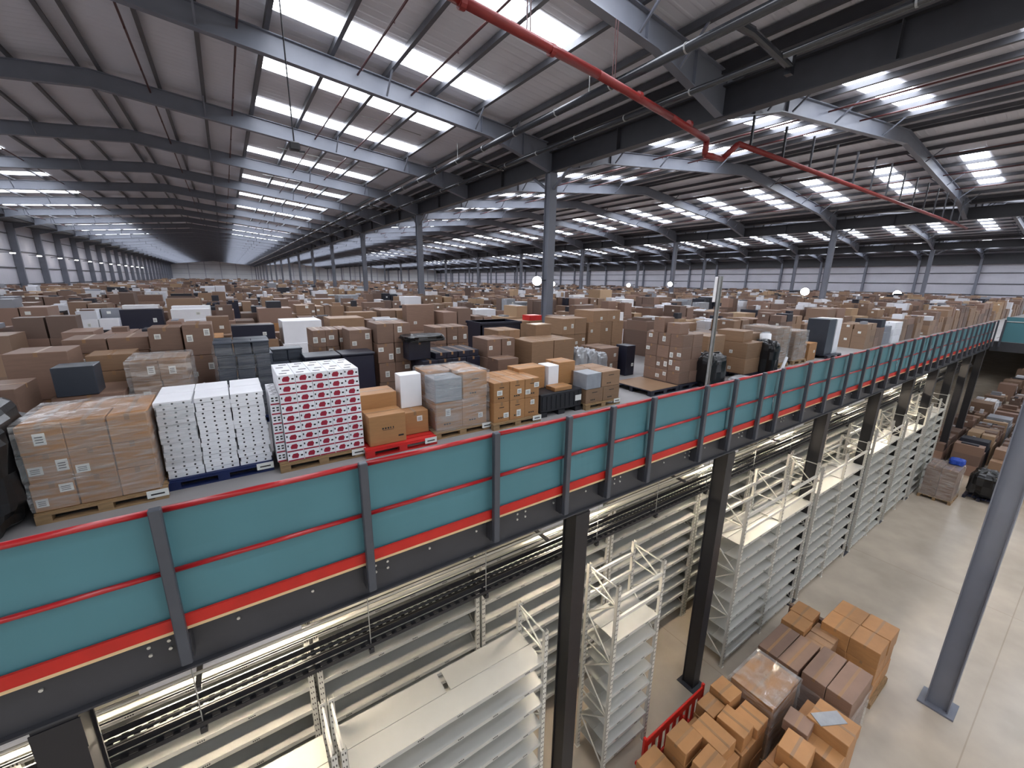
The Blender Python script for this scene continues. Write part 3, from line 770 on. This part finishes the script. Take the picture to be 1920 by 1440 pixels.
carton(3.155, 6.92, -2.178, .53, .5, .44, 'grey printed box in torn film, upper left of the wrapped load', 'grey', tape=False, name='printed_box', cat='box')
carton(3.7, 6.90, -2.178, .52, .47, .5, 'brown carton beside the grey printed box in torn film', 'cardb3', style='print')
carton(3.15, 7.40, -2.178, .52, .47, .5, 'brown carton behind the grey printed box in torn film', 'cardb3')
carton(3.7, 7.39, -2.178, .52, .47, .5, 'brown carton back right above the film wrapped load', 'cardb3')
wrap(2.86, 3.98, 6.64, 7.64, PB-.02, -1.66, 'torn cloudy stretch film over cartons right of the red pallet', 'film', .03, 9.)
pallet(3.99, 5.16, 6.46, 7.5, 'pale wooden pallet under six labelled brown cartons', 'wood', DK, 5.05)
stack('pale pallet right of the torn film load', 4.02, 5.13, 6.5, .96, PB, -1.91, 3, 2, 2, 'cardb3', .8, 'print')
t = root('pallet_box', 5.85, 7.08, DK, 'black plastic pallet box with a white tag below mixed cartons', 'pallet box')
b = MB(); b.cbox(-.6, .6, -.48, .48, .1, .52, .02)
for i in range(9): b.box(-.56+i*.13, -.5+i*.13, -.492, -.48, .16, .46)
link('box_body', b.mesh('box_body', ['black']), t)
b = MB()
for xx in (-.5, 0, .5):
    b.box(xx-.09, xx+.09, -.48, .48, 0, .1)
link('skid', b.mesh('skid', ['black']), t)
tag(link('paper_tag', MB().box(.38, .56, -.50, -.494, .25, .38).mesh('paper_tag', ['label']), t), 'white paper tag')
carton(5.36, 7.3, DK+.52, .72, .46, .5, 'brown carton with white label at back left on the black pallet box', 'cardb3', labs=1)
carton(5.92, 7.2, DK+.52, .3, .4, .5, 'slim white carton standing on the black pallet box', 'white', tape=False, name='white_carton')
carton(5.92, 6.80, DK+.52, .5, .32, .09, 'flat open brown carton lying in front of the slim white carton', 'cardb3')
carton(6.36, 7.3, DK+.52, .5, .5, .54, 'tall brown carton on the right end of the black pallet box', 'cardb3')
pallet(6.48, 7.62, 6.48, 7.5, 'wooden pallet under brown cartons beside the empty deck space', 'wood', DK, 7.5)
stack('pallet beside the empty deck space', 6.5, 7.6, 6.5, .98, PB, -2.38, 2, 2, 1, 'cardb', .3, 'print')
carton(6.72, 6.74, -2.378, .46, .46, .36, 'grey printed box on top of the load beside the empty deck space', 'grey', tape=False, name='printed_box', cat='box')
carton(7.28, 6.74, -2.378, .6, .46, .36, 'brown carton beside the upper grey printed box', 'cardb', style='print')
carton(6.78, 7.22, -2.378, .54, .46, .36, 'brown carton behind the upper grey printed box', 'cardb')
carton(7.33, 7.22, -2.378, .5, .46, .36, 'brown carton back right on the load beside the empty deck space', 'cardb')
pallet(8.75, 9.95, 6.45, 7.75, 'dark navy pallet with bare card top on the empty deck space', 'navy', DK, None, True)
link('card_sheet', MB().box(-.58, .58, -.63, .63, 0, .006).mesh('card_sheet', ['cardb']), None, W(9.35, 7.1, PB), 'brown card sheet lying on the dark navy pallet', 'card sheet')
pallet(9.97, 11.0, 6.45, 7.75, 'dark navy pallet under the tall unlabelled brown carton stack', 'navy', DK, None, True)
stack('tall stack behind the bare navy pallet', 9.98, 10.9, 6.5, 1.2, PB, -1.35, 2, 3, 4, 'cardb2', .3, face='x')
carton(10.2, 6.85, -1.35, .42, .4, .3, 'small brown carton crowning the tall stack by the strut post, nearer', 'cardb2')
carton(10.25, 7.35, -1.35, .42, .36, .42, 'small brown carton crowning the tall stack by the strut post, farther', 'cardb2')
lump('plastic_sheet', 11.15, 6.35, DK, .75, .7, .95, 'blkpl', 'crumpled black plastic sheet on the deck by the strut post', 'plastic sheet', 4.4)
lump('foil_bag', 11.75, 5.7, DK, .7, .55, .34, 'silver', 'crumpled clear film heap beside the black plastic sheet', 'film heap', 8.1)
stack('tall load right of the black plastic sheet', 11.55, 12.45, 6.7, 1.0, DK, -1.5, 1, 2, 2, 'cardb', .2, face='x')
pallet(12.9, 14.0, 6.2, 7.4, 'dark pallet under large cartons in black plastic right of the strut post', 'navy')
stack('large cartons sagging in black plastic', 12.95, 13.95, 6.25, 1.15, PB, -1.75, 1, 1, 2, 'cardb', 1, face='x')
carton(13.35, 6.9, -1.75, .7, .8, .34, 'brown carton tilted on top of the black plastic load', 'cardb', rz=.1)
lump('plastic_sheet', 14.05, 6.2, DK, .45, .7, 1.15, 'blkpl', 'black plastic sheet hanging off the large sagging cartons', 'plastic sheet', 6.2)
stack('load just beyond the black plastic cartons', 14.3, 15.1, 6.9, .8, DK, -1.6, 1, 1, 1, 'cardb', 0)
t = root('wrapped_roll', 14.6, 6.5, DK, 'upright white wrapped roll leaning beside black plastic', 'roll')
smooth(link('roll_body', MB().cyl((.1, 0, 0), (.35, .2, 1.25), .17, 16).mesh('roll_body', ['white']), t)); link('end_cap', MB().cyl((.35, .2, 1.25), (.36, .21, 1.3), .13, 16).mesh('end_cap', ['silver']), t)
link('card_tube', MB().cyl((0, 0, .03), (.5, .1, .45), .05, 12).mesh('card_tube', ['white']), None, W(15.1, 6.1, DK), 'white card tube leaning on the deck by the fence', 'tube')
stack('film wrapped load spotted with labels', 15.5, 16.5, 6.6, 1.1, PB, -1.45, 2, 2, 3, 'cardb', .8, face='x')
pallet(15.45, 16.55, 6.5, 7.75, 'dark pallet under the film wrapped load spotted with labels', 'wood')
wrap(15.48, 16.52, 6.56, 7.74, PB, -1.43, 'stretch film around cartons spotted with labels', 'film', .02, 3.)
stack('second label spotted load', 17.0, 18.0, 6.6, 1.1, PB, -1.65, 2, 2, 2, 'cardb', .9, face='x')
pallet(16.95, 18.05, 6.5, 7.75, 'dark pallet under the second label spotted load', 'wood')
wrap(16.98, 18.02, 6.56, 7.74, PB, -1.63, 'stretch film around the second label spotted load', 'film', .02, 13.)
carton(18.75, 6.9, DK, .7, .6, .68, 'tan carton standing low beside the tall grey cabinet box', 'cardb3', labs=1)
carton(19.9, 6.85, DK, .7, .75, 1.42, 'tall dark grey box with white side beside the gap in the row', 'tote', name='tall_box', cat='box', tape=False)
carton(20.6, 6.85, DK, .5, .75, 1.42, 'tall white box back to back with the tall dark grey box', 'white', name='tall_box', cat='box', tape=False)
pallet(19.5, 20.9, 6.3, 7.5, 'black pallet lying under the tall grey and white boxes', 'navy', DK-.0)
for o in [o for o in C.objects if o.name.startswith('tall_box')]: o.location.z += .145
# ---- loads behind the front row
carton(-3.15, 9.0, DK, 1.0, .85, 1.28, 'long low brown load at the left edge behind the black plastic', 'cardb2')
stack('second row at the left beside the slate cube', -3.1, -2.35, 9.9, .8, DK, -1.25, 1, 1, 2, 'cardb2', 0)
carton(-2.13, 9.2, -1.85, .48, .45, .46, 'slate blue cube box resting on brown trays at left', 'tote', name='cube_box', cat='box', tape=False)
stack('trays under the slate cube box', -2.45, -1.6, 9.0, .95, DK, -1.855, 1, 1, 2, 'cardb2', 0)
stack('tray pile right of the slate cube box', -2.2, -1.56, 10.05, .7, DK, -1.38, 1, 1, 5, 'cardb', .2)
stack('long flat pile behind the slate cube box', -2.7, -1.45, 11.1, .9, DK, -1.2, 2, 1, 6, 'cardb2', .3)
stack('film wrapped pile behind the dotted white boxes', -1.52, -.74, 9.2, .9, DK, -1.42, 2, 1, 4, 'cardb', .9)
wrap(-1.56, -.70, 9.17, 10.12, DK+.02, -1.40, 'clear film over the carton pile behind the dotted white boxes', 'film', .035, 21.)
lump('plastic_sheet', -.53, 8.9, DK, .3, .5, .98, 'silver', 'grey plastic film slumped beside the dark tote stack', 'plastic sheet', 2.7)
stack('narrow stack left of the tall pair', -1.38, -.86, 10.7, .7, DK, -1.0, 1, 1, 4, 'cardb2', 1)
stack('tall stack behind the dark totes', -.84, -.34, 10.6, .8, DK, -.95, 1, 1, 3, 'cardb2', .6)
# dark totes
def tote_mesh():
    b = MB(); b.cbox(-.14, .14, -.19, .19, 0, .23, .012); b.cbox(-.152, .152, -.2, .2, .215, .25, .01)
    b.box(-.1, .1, -.204, -.19, .05, .062); b.box(-.1, .1, -.204, -.19, .15, .162); b.box(-.146, -.138, -.1, .1, .06, .07)
    return b.mesh('tote_box', ['tote'])
tm = tote_mesh()
for i in range(5):
    for k in range(7):
        for j in range(2):
            hz = 7 if i < 3 else 6
            if k >= hz-1-(j == 0 and i > 2): continue
            link('tote_box', tm, None, W(-.17+.31*i+R.uniform(-.02, .02), 9.6+.42*j, PB+.252*k), f'dark slate tote, {ordn(k)} up, {ordn(i)} from left, {("front","back")[j]} row behind white boxes', 'tote', 'dark totes behind the dotted white boxes', rz=R.uniform(-.05, .05))
pallet(-.36, 1.28, 9.36, 10.3, 'pallet under the stacked dark slate totes', 'bluep')
wrap(-.36, .55, 9.36, 10.28, PB, -1.3, 'glossy film around the left dark totes', 'filmt', .015, 31.)
stack('open dark bin behind the red printed cases', 1.55, 2.45, 10.7, .8, DK, -1.2, 3, 1, 4, 'cardb2', .9)
for i in range(2):
    t = root('storage_bin', 1.5+.72*i, 9.5, DK, f'flat black storage bin behind the red printed cases, {("left","right")[i]} one', 'bin')
    b = MB(); b.cbox(-.33, .33, -.3, .3, 0, 1.24, .02); link('bin_body', b.mesh('bin_body', ['navy']), t); link('bin_lid', MB().cbox(-.35, .35, -.32, .32, 1.24, 1.29, .012).mesh('bin_lid', ['navy']), t)
stack('stack right of the flat black bins', 2.2, 2.72, 9.9, .7, DK, -1.15, 1, 1, 3, 'cardb2', .9)
stack('tall double stack behind the red pallet', 2.75, 3.55, 9.6, .8, DK, -1.0, 2, 1, 4, 'cardb2', .9)
stack('block behind torn film', 3.6, 5.15, 9.0, 1.0, DK+.0, -1.85, 4, 2, 3, 'navy', .1, kind='carton', name='navy_carton')
stack('upper block behind torn film', 3.95, 5.15, 9.05, .9, -1.85, -1.7, 4, 2, 1, 'navy', 0, kind='flat carton', name='navy_carton')
stack('black junk heap', 3.35, 3.9, 9.2, .6, -1.85, -1.42, 1, 1, 1, 'navy', .5, kind='carton', name='navy_carton')
lump('plastic_sheet', 3.75, 9.3, -1.42, 1.0, .6, .16, 'blkpl', 'black bag flopped on the navy carton block', 'bag', 3.1)
stack('stack right of the navy carton block', 5.3, 6.15, 8.9, .8, DK, -1.45, 2, 1, 3, 'cardb2', .9)
carton(5.55, 8.55, DK, .6, .5, 1.0, 'brown carton with pallet tag low beside navy carton block', 'cardb2', labs=1)
stack('stack behind the pale pallet load', 6.0, 6.75, 9.5, .8, DK, -1.32, 2, 1, 3, 'cardb', .9)
stack('big wide pair behind the black pallet box', 6.5, 8.0, 8.6, 1.0, DK, -1.55, 2, 1, 2, 'cardb', .2)
carton(7.7, 9.9, DK, .6, .5, 1.62, 'brown carton set high behind the big wide pair', 'cardb')
for i in range(3):
    lump('foil_bag', 8.25+.42*i, 8.7, DK, .42, .5, 1.02-.1*i, 'silver', f'silver foil bag beside the label spotted grey carton, {ordn(i)} from left', 'bag', 5+i)
stack('label spotted load behind the empty deck space', 9.2, 10.0, 8.7, .9, DK, -1.95, 1, 2, 2, 'cardb2', 1)
carton(10.3, 8.7, DK, .4, .45, .95, 'tall black box with a yellow mark left of tall brown stack', 'navy', name='tall_box', cat='box', labs=1, tape=False)
stack('stack behind the navy block, third row', 4.9, 6.0, 11.2, .9, DK, -1.35, 3, 1, 3, 'cardb2', .7)
t = root('folding_crate', 7.65, 12.4, DK, 'large open dark blue crate among the third row cartons', 'crate')
b = MB(); b.box(-.8, .8, -.5, -.46, .1, 1.5); b.box(-.8, .8, .46, .5, .1, 1.5); b.box(-.8, -.76, -.5, .5, .1, 1.5); b.box(.76, .8, -.5, .5, .1, 1.5); b.box(-.8, .8, -.5, .5, .1, .2)
link('crate_body', b.mesh('crate_body', ['navy']), t)
b = MB(); b.cbox(-.84, .84, -.54, -.46, 1.42, 1.5, .01); b.cbox(-.84, .84, .46, .54, 1.42, 1.5, .01); link('crate_rim', b.mesh('crate_rim', ['navy']), t)
stack('white topped pile right of the blue crate', 9.0, 10.3, 13.0, .9, DK, -1.5, 2, 1, 2, 'cardb', .2)
carton(10.0, 13.3, -1.5, .6, .5, .2, 'orange red tray on the white topped pile', 'redp', name='tray', cat='tray', tape=False)
stack('label dotted tall load before the second column', 9.2, 10.3, 10.5, 1.0, DK, -1.2, 2, 1, 3, 'cardb', .9)
stack('big label spotted load left of strut post', 10.4, 12.2, 10.5, 1.1, DK, -1.38, 3, 1, 2, 'cardb', .9)
stack('upper tier of label spotted load', 10.6, 12.0, 10.5, 1.0, -1.38, -.98, 2, 1, 1, 'cardb', 1)

# ================================================================ CARTONS ON THE GROUND FLOOR
G = -9.4; GB = G+.145
def fpal(x0, x1, y0, y1, lab): pallet(x0, x1, y0, y1, lab, 'wood', G)
fpal(11.0, 12.2, 1.4, 2.6, 'pallet under the carton stack nearest the grey column')
stack('floor stack nearest the grey column', 11.05, 12.35, 1.45, 1.15, GB, -7.95, 2, 2, 3, 'cardb3', 0, jit=.02)
fpal(10.3, 11.4, 2.2, 3.2, 'pallet under the low floor cartons by the rack')
stack('low floor stack farthest by the rack', 10.35, 11.4, 2.72, .5, GB, -8.0, 2, 1, 2, 'cardb3', 0, jit=.02)
stack('low floor stack before the upright card', 10.3, 11.2, 2.2, .5, GB, -8.15, 2, 1, 2, 'cardb', 0, jit=.02)
carton(11.85, 3.1, G, .12, .85, .9, 'dark brown flattened carton standing on edge beyond the floor stacks', 'cardb2', rz=.15, tape=False)
fpal(9.05, 10.2, 2.3, 3.2, 'pallet under the film strapped floor cartons beside the rack')
stack('floor stack with film along the rack', 9.05, 10.2, 2.32, .82, GB, -7.98, 1, 2, 3, 'cardb2', 0, jit=.012)
wrap(9.03, 10.22, 2.30, 3.16, GB, -8.1, 'clear film around the floor cartons along the rack', 'film', .015, 41., top=False)
fpal(9.1, 10.25, 1.35, 2.28, 'pallet under the large seam split floor cartons')
stack('large floor stack before the grey column', 9.1, 10.25, 1.38, .88, GB, -7.93, 1, 2, 2, 'cardb2', 0, jit=.012)
wrap(9.08, 10.27, 1.36, 2.28, GB, -8.2, 'clear film around the large floor cartons before the grey column', 'film', .015, 43., top=False)
fpal(7.7, 8.85, 2.2, 3.1, 'pallet under the dented film wrapped floor load')
stack('dented film wrapped floor load', 7.72, 8.85, 2.22, .82, GB, -7.95, 1, 1, 2, 'cardb3', 0)
wrap(7.69, 8.88, 2.19, 3.07, GB, -7.93, 'stretch film over the dented floor load', 'film', .03, 47.)
fpal(6.65, 7.6, 2.2, 3.2, 'pallet under the stepped floor cartons beside the red barrier')
stack('stepped floor stack by the barrier', 6.68, 7.58, 2.22, .98, GB, -8.3, 2, 2, 2, 'cardb3', 0, jit=.02)
for i, (x, y, sx, sy, h) in enumerate(((6.92, 2.52, .4, .5, .34), (7.38, 2.44, .42, .44, .24), (6.9, 2.98, .42, .36, .26), (7.36, 2.95, .42, .42, .38))):
    carton(x, y, -8.298, sx, sy, h, f'tan carton on top of stepped floor stack, {("front left","front right","back left","back right")[i]}', 'cardb3', rz=R.uniform(-.05, .05))
fpal(5.55, 6.6, 2.2, 3.1, 'pallet under the front floor cartons by the barrier')
stack('front floor stack by the barrier', 5.58, 6.58, 2.22, .86, GB, -8.22, 2, 2, 2, 'cardb3', 0, jit=.02)
for i, (x, y, sx, sy, h) in enumerate(((5.85, 2.4, .5, .34, .3), (6.34, 2.62, .46, .6, .3), (5.85, 2.88, .52, .4, .3))):
    carton(x, y, -8.218, sx, sy, h, f'tan carton on the front floor stack, {("front left","right","back left")[i]} piece', 'cardb3', rz=R.uniform(-.04, .04))
carton(5.25, 3.0, G, .5, .45, 1.15, 'tan carton at the bottom edge in front of the red barrier', 'cardb3')
fpal(7.75, 8.85, 1.1, 2.05, 'pallet under the floor cartons carrying a grey paper sheet')
stack('floor stack carrying a grey paper sheet', 7.8, 8.8, 1.15, .86, GB, -8.2, 2, 2, 2, 'cardb3', 0, jit=.015)
carton(8.45, 1.48, -8.198, .62, .66, .26, 'tan carton under the grey paper sheet', 'cardb3')
carton(7.95, 1.86, -8.198, .4, .4, .22, 'brown carton behind the grey paper sheet', 'cardb2', rz=.08)
o = link('paper_sheet', MB().box(-.27, .27, -.12, .12, 0, .012).mesh('paper_sheet', ['grey']), None, W(8.42, 1.55, -7.935), 'grey paper sheet lying on a tan floor carton', 'paper', rz=-.5)
fpal(6.5, 7.6, 1.1, 2.05, 'pallet under the loose tan floor cartons at the bottom edge')
stack('loose floor stack at the bottom edge', 6.55, 7.6, 1.15, .86, GB, -8.4, 2, 2, 2, 'cardb3', 0, jit=.02)
carton(7.42, 1.68, -8.398, .5, .44, .42, 'tan cube carton standing up on the loose floor stack', 'cardb3', rz=.06)
carton(6.85, 1.5, -8.398, .5, .5, .22, 'low tan carton on the loose floor stack', 'cardb3', rz=-.05)
link('paper_sheet', MB().box(-.25, .25, -.08, .08, 0, .012).mesh('paper_sheet', ['grey']), None, W(7.3, 1.3, -8.39), 'grey paper strip at the bottom edge of the loose floor stack', 'paper', rz=-.4)
# red chapter barrier
t = root('crowd_barrier', 6.46, 3.42, G, 'red plastic slotted barrier standing behind the floor cartons', 'barrier', rz=.01)
b = MB(); b.cbox(-.95, .95, -.02, .02, .82, 1.0, .01); b.cbox(-.95, .95, -.02, .02, .15, .3, .01)
link('barrier_rail', b.mesh('barrier_rail', ['barrier']), t)
for i in range(9):
    x = -.9+i*.225; link('slat', MB().cbox(x-.045, x+.045, -.016, .016, .28, .84, .006).mesh('slat', ['barrier']), t)
for s in (-1, 1):
    link('end_post', MB().cbox(s*.97-.03, s*.97+.03, -.03, .03, 0, 1.08, .01).mesh('end_post', ['barrier']), t)
    link('foot', MB().cbox(s*.8-.04, s*.8+.04, -.25, .25, 0, .06, .01).mesh('foot', ['barrier']), t)
# loads at the far right on the ground floor
pallet(25.4, 26.9, 2.6, 3.7, 'yellow brown pallet under the wrapped brown load by the racks', 'wood', G)
stack('wrapped load by the far racks', 25.5, 26.8, 2.65, 1.0, GB, -7.85, 2, 2, 2, 'cardb2', 0, face='x')
wrap(25.45, 26.85, 2.62, 3.68, GB, -7.83, 'stretch film around the brown load by the far racks', 'filmw', .03, 51.)
lump('plastic_sheet', 26.6, 2.9, -7.83, .5, .5, .28, 'blue', 'small blue plastic bundle on the wrapped brown load', 'bag', 2.2)
pallet(27.0, 28.4, 1.5, 2.5, 'black pallet under the black bagged load', 'navy', G)
lump('plastic_wrapped_load', 27.7, 2.0, GB, 1.2, .95, 1.15, 'blkpl', 'black bagged load on the ground floor by the wrapped brown one', 'wrapped load', 7.7)
carton(29.6, .9, G, 1.2, 1.1, 1.0, 'large single tan carton right of the black bagged load', 'cardb3')
FM = ['cardb', 'cardb2', 'cardb3']
recs = []                                     # (x, y, z, sx, sy, sz, mk, label, row)
def load(x, y, z0, w, d, h, row, n, where, far=False):
    kind = R.random()
    if kind < .05 and not far: return
    mk = R.choices(['cardb', 'cardb2', 'cardb3', 'white', 'navy', 'grey'], [31, 46, 10, 7, 3, 3])[0]
    nx, ny, nz = (1, 1, R.choice((1, 2))) if far else (R.choice((1, 2, 2, 3)), R.choice((1, 2)), R.choice((2, 3, 3, 4)))
    ox, oy = R.uniform(-.06, .06), R.uniform(-.06, .06)
    for k in range(nz):
        for i in range(nx):
            for j in range(ny):
                if k == nz-1 and R.random() < .25: continue
                sx, sy, sz = w/nx, d/ny, h/nz; m = mk
                if k == nz-1 and R.random() < .14: m = R.choice(['white', 'cardb3', 'grey', 'cardb2', 'cardb', 'navy'])
                fx = R.uniform(.9, 1) if k == nz-1 else 1
                lab = None if far else f'{TONE[m]} carton, {layer_words(k, nz)} layer{(" "+pos_words(i, nx, j, ny)) if nx*ny > 1 else ""}, {ordn(n)} load from left, {where}'
                recs.append((x+ox-w/2+sx*(i+.5), y+oy+sy*(j+.5), z0+sz*k, (sx-.015)*fx, (sy-.015)*fx, (sz-.003)*(R.uniform(.75, 1) if k == nz-1 else 1), m, lab, k == nz-1 or j == 0))
def blocked(x, y):
    if any(abs(x-a) < 1.5 and -1.9 < y-c < .5 for a, c in ((43.2, 16.65), (75, 17.9))): return True
    for v in VAL:
        if abs(x-v) < .95:
            k = round((y+.5)/BAY)
            if abs(y+.5-BAY*k) < .85: return True
    return False
rows = [(6.55, 24.2, 'front row beyond the tall boxes'), (9.0, 13.2, 'second row right part'), (10.4, 13.6, 'third row right part'), (12.9, 11.2, 'fourth row right part')]
y = 14.3; r = 4
while y < 236:
    rows.append((y, -99, f'{ordn(r)} row from the fence')); r += 1
    y += 1.35 if r % 2 == 1 else 2.75
for y, xmin, where in rows:
    far = y > 62; n = 0
    x = max(-17.6, -.42*y-1.5, xmin+.6); x1 = min(XR-1.6, 9*y+20)
    while x < x1:
        isfar = far or x > 62
        if not blocked(x, y):
            hh = R.choice((1.0, 1.2, 1.35, 1.5, 1.62, 1.75))*R.uniform(.92, 1.06)+(.15 if y > 14 else 0)
            if R.random() < .04: hh += .4
            load(x, y, DK, 1.2 if not isfar else 1.25, 1.1, hh, 0, n, where, isfar); n += 1
        x += 1.34
n = 0; x = 22.6
while x < 66:
    n = 0
    for y in (3.9, 2.55, 1.2, -.15, -1.5):
        if y > 3 and x < 29.2 or y > 2 and x < 27.3 or (y > 1 and x < 29) or (x < 30.6 and y > -.5): continue
        load(x, y, G, 1.2, 1.05, R.uniform(.9, 1.7), 0, n, f'{ordn(int((x-22.6)/1.4))} rank of the ground floor', x > 50); n += 1
    x += 1.4
# the largest in the picture stay single things, the rest of the crowd is one mass
NH = sum(1 for o in C.objects if o.name.split('.')[0] == 'cardboard_carton')
def score(q):
    d2 = q[0]**2+q[1]**2+q[2]**2
    return q[3]*q[5]/d2*(1 if q[8] else .25)*(0 if q[7] is None else 1)
CARD = ('cardb', 'cardb2', 'cardb3')
cards = sorted([q for q in recs if q[6] in CARD], key=score, reverse=True)
others = sorted([q for q in recs if q[6] not in CARD], key=score, reverse=True)
keep = set(id(q) for q in cards[:max(0, 320-NH)]) | set(id(q) for q in others[:110] if q[7])
M2 = {'cardb': ['f1', 'f2'], 'cardb2': ['f3', 'f4', 'f5'], 'cardb3': ['f6'], 'white': ['f7'], 'navy': ['f8'], 'grey': ['f9']}
for k, c in dict(f1=(148, 120, 97), f2=(134, 109, 91), f3=(144, 116, 101), f4=(126, 102, 89), f5=(110, 90, 80), f6=(170, 142, 112), f7=(218, 219, 224), f8=(38, 40, 50), f9=(140, 143, 150)).items(): M[k] = mat('field card '+k, c, .5)
FL = ['f1', 'f2', 'f3', 'f4', 'f5', 'f6', 'f7', 'f8', 'f9', 'label']
mass = {0: MB(), 1: MB()}
for q in recs:
    x, y, z, sx, sy, sz, mk, lab, _ = q
    if id(q) in keep:
        nm, ct = ('cardboard_carton', 'carton') if mk in CARD else ('white_carton', 'carton') if mk == 'white' else ('navy_carton', 'carton') if mk == 'navy' else ('printed_box', 'box')
        carton(x, y, z, sx, sy, sz, lab, mk, rz=R.uniform(-.02, .02), labs=1 if R.random() < .5 else 0, name=nm, cat=ct, face='x' if x > y*1.3 else 'y')
    else:
        b = mass[0 if z > -6 else 1]
        b.box(x-sx/2, x+sx/2, y-sy/2, y+sy/2, z, z+sz, FL.index(R.choice(M2[mk])))
        if _ and y < 110 and R.random() < .35:
            w1, d1 = sx*R.uniform(.3, .8), sy*R.uniform(.3, .8)
            b.box(x-w1/2, x+w1/2, y-d1/2, y+d1/2, z+sz, z+sz+R.choice((.03, .06, .12, .25)), R.choice((0, 3, 6, 6, 6, 7, 7, 8, 4)))
        if R.random() < .4 and y < 60 and x < 70:
            u = R.uniform(-.3, .3); v = R.uniform(.35, .8)
            if x < y*1.3: b.box(x+u*sx-.06, x+u*sx+.06, y-sy/2-.006, y-sy/2-.001, z+sz*v-.05, z+sz*v+.05, 9)
            else: b.box(x-sx/2-.006, x-sx/2-.001, y+u*sy-.06, y+u*sy+.06, z+sz*v-.05, z+sz*v+.05, 9)
link('carton_mass', mass[0].mesh('carton_mass', FL), None, None, 'countless pallet loads of cartons filling the deck to the far walls', 'cartons', kind='stuff')
link('carton_mass', mass[1].mesh('carton_mass_floor', FL), None, None, 'many pallet loads of cartons at the far right on the ground floor', 'cartons', kind='stuff')
lump('plastic_heap', 9.6, 12.0, DK, 1.0, .6, 1.3, 'silver', 'silver grey film heap behind the blue crate', 'plastic heap', 13.3)

# ================================================================ LIGHT AND CAMERA
w = bpy.data.worlds.new('World'); bpy.context.scene.world = w; w.use_nodes = True
bg = w.node_tree.nodes['Background']; bg.inputs['Color'].default_value = (1, .97, .93, 1); bg.inputs['Strength'].default_value = 1.0
cam = bpy.data.cameras.new('Camera'); co = bpy.data.objects.new('Camera', cam); C.objects.link(co)
cam.sensor_width = 36; cam.lens = 771.197/1920*36; cam.clip_end = 600; cam.clip_start = .05
a0, a1, a2 = .59891699, .2452367, -.01475195
fwd = Vector((math.sin(a0)*math.cos(a1), math.cos(a0)*math.cos(a1), -math.sin(a1))); right = Vector((math.cos(a0), -math.sin(a0), 0)); down = fwd.cross(right)
r2 = right*math.cos(a2)+down*math.sin(a2); d2 = -right*math.sin(a2)+down*math.cos(a2)
from mathutils import Matrix
co.matrix_world = Matrix((( r2.x, -d2.x, -fwd.x, 0), (r2.y, -d2.y, -fwd.y, 0), (r2.z, -d2.z, -fwd.z, H), (0, 0, 0, 1)))
sc = bpy.context.scene; sc.camera = co
vs = sc.view_settings; vs.view_transform = 'Standard'; vs.look = 'None'; vs.gamma = 1; vs.use_curve_mapping = False; vs.exposure = 0
sc.cycles.max_bounces = 8; sc.cycles.transparent_max_bounces = 16; sc.cycles.diffuse_bounces = 5
sc.cycles.use_denoising = True
sc.cycles.caustics_reflective = False; sc.cycles.caustics_refractive = False
sc.cycles.sample_clamp_indirect = 8
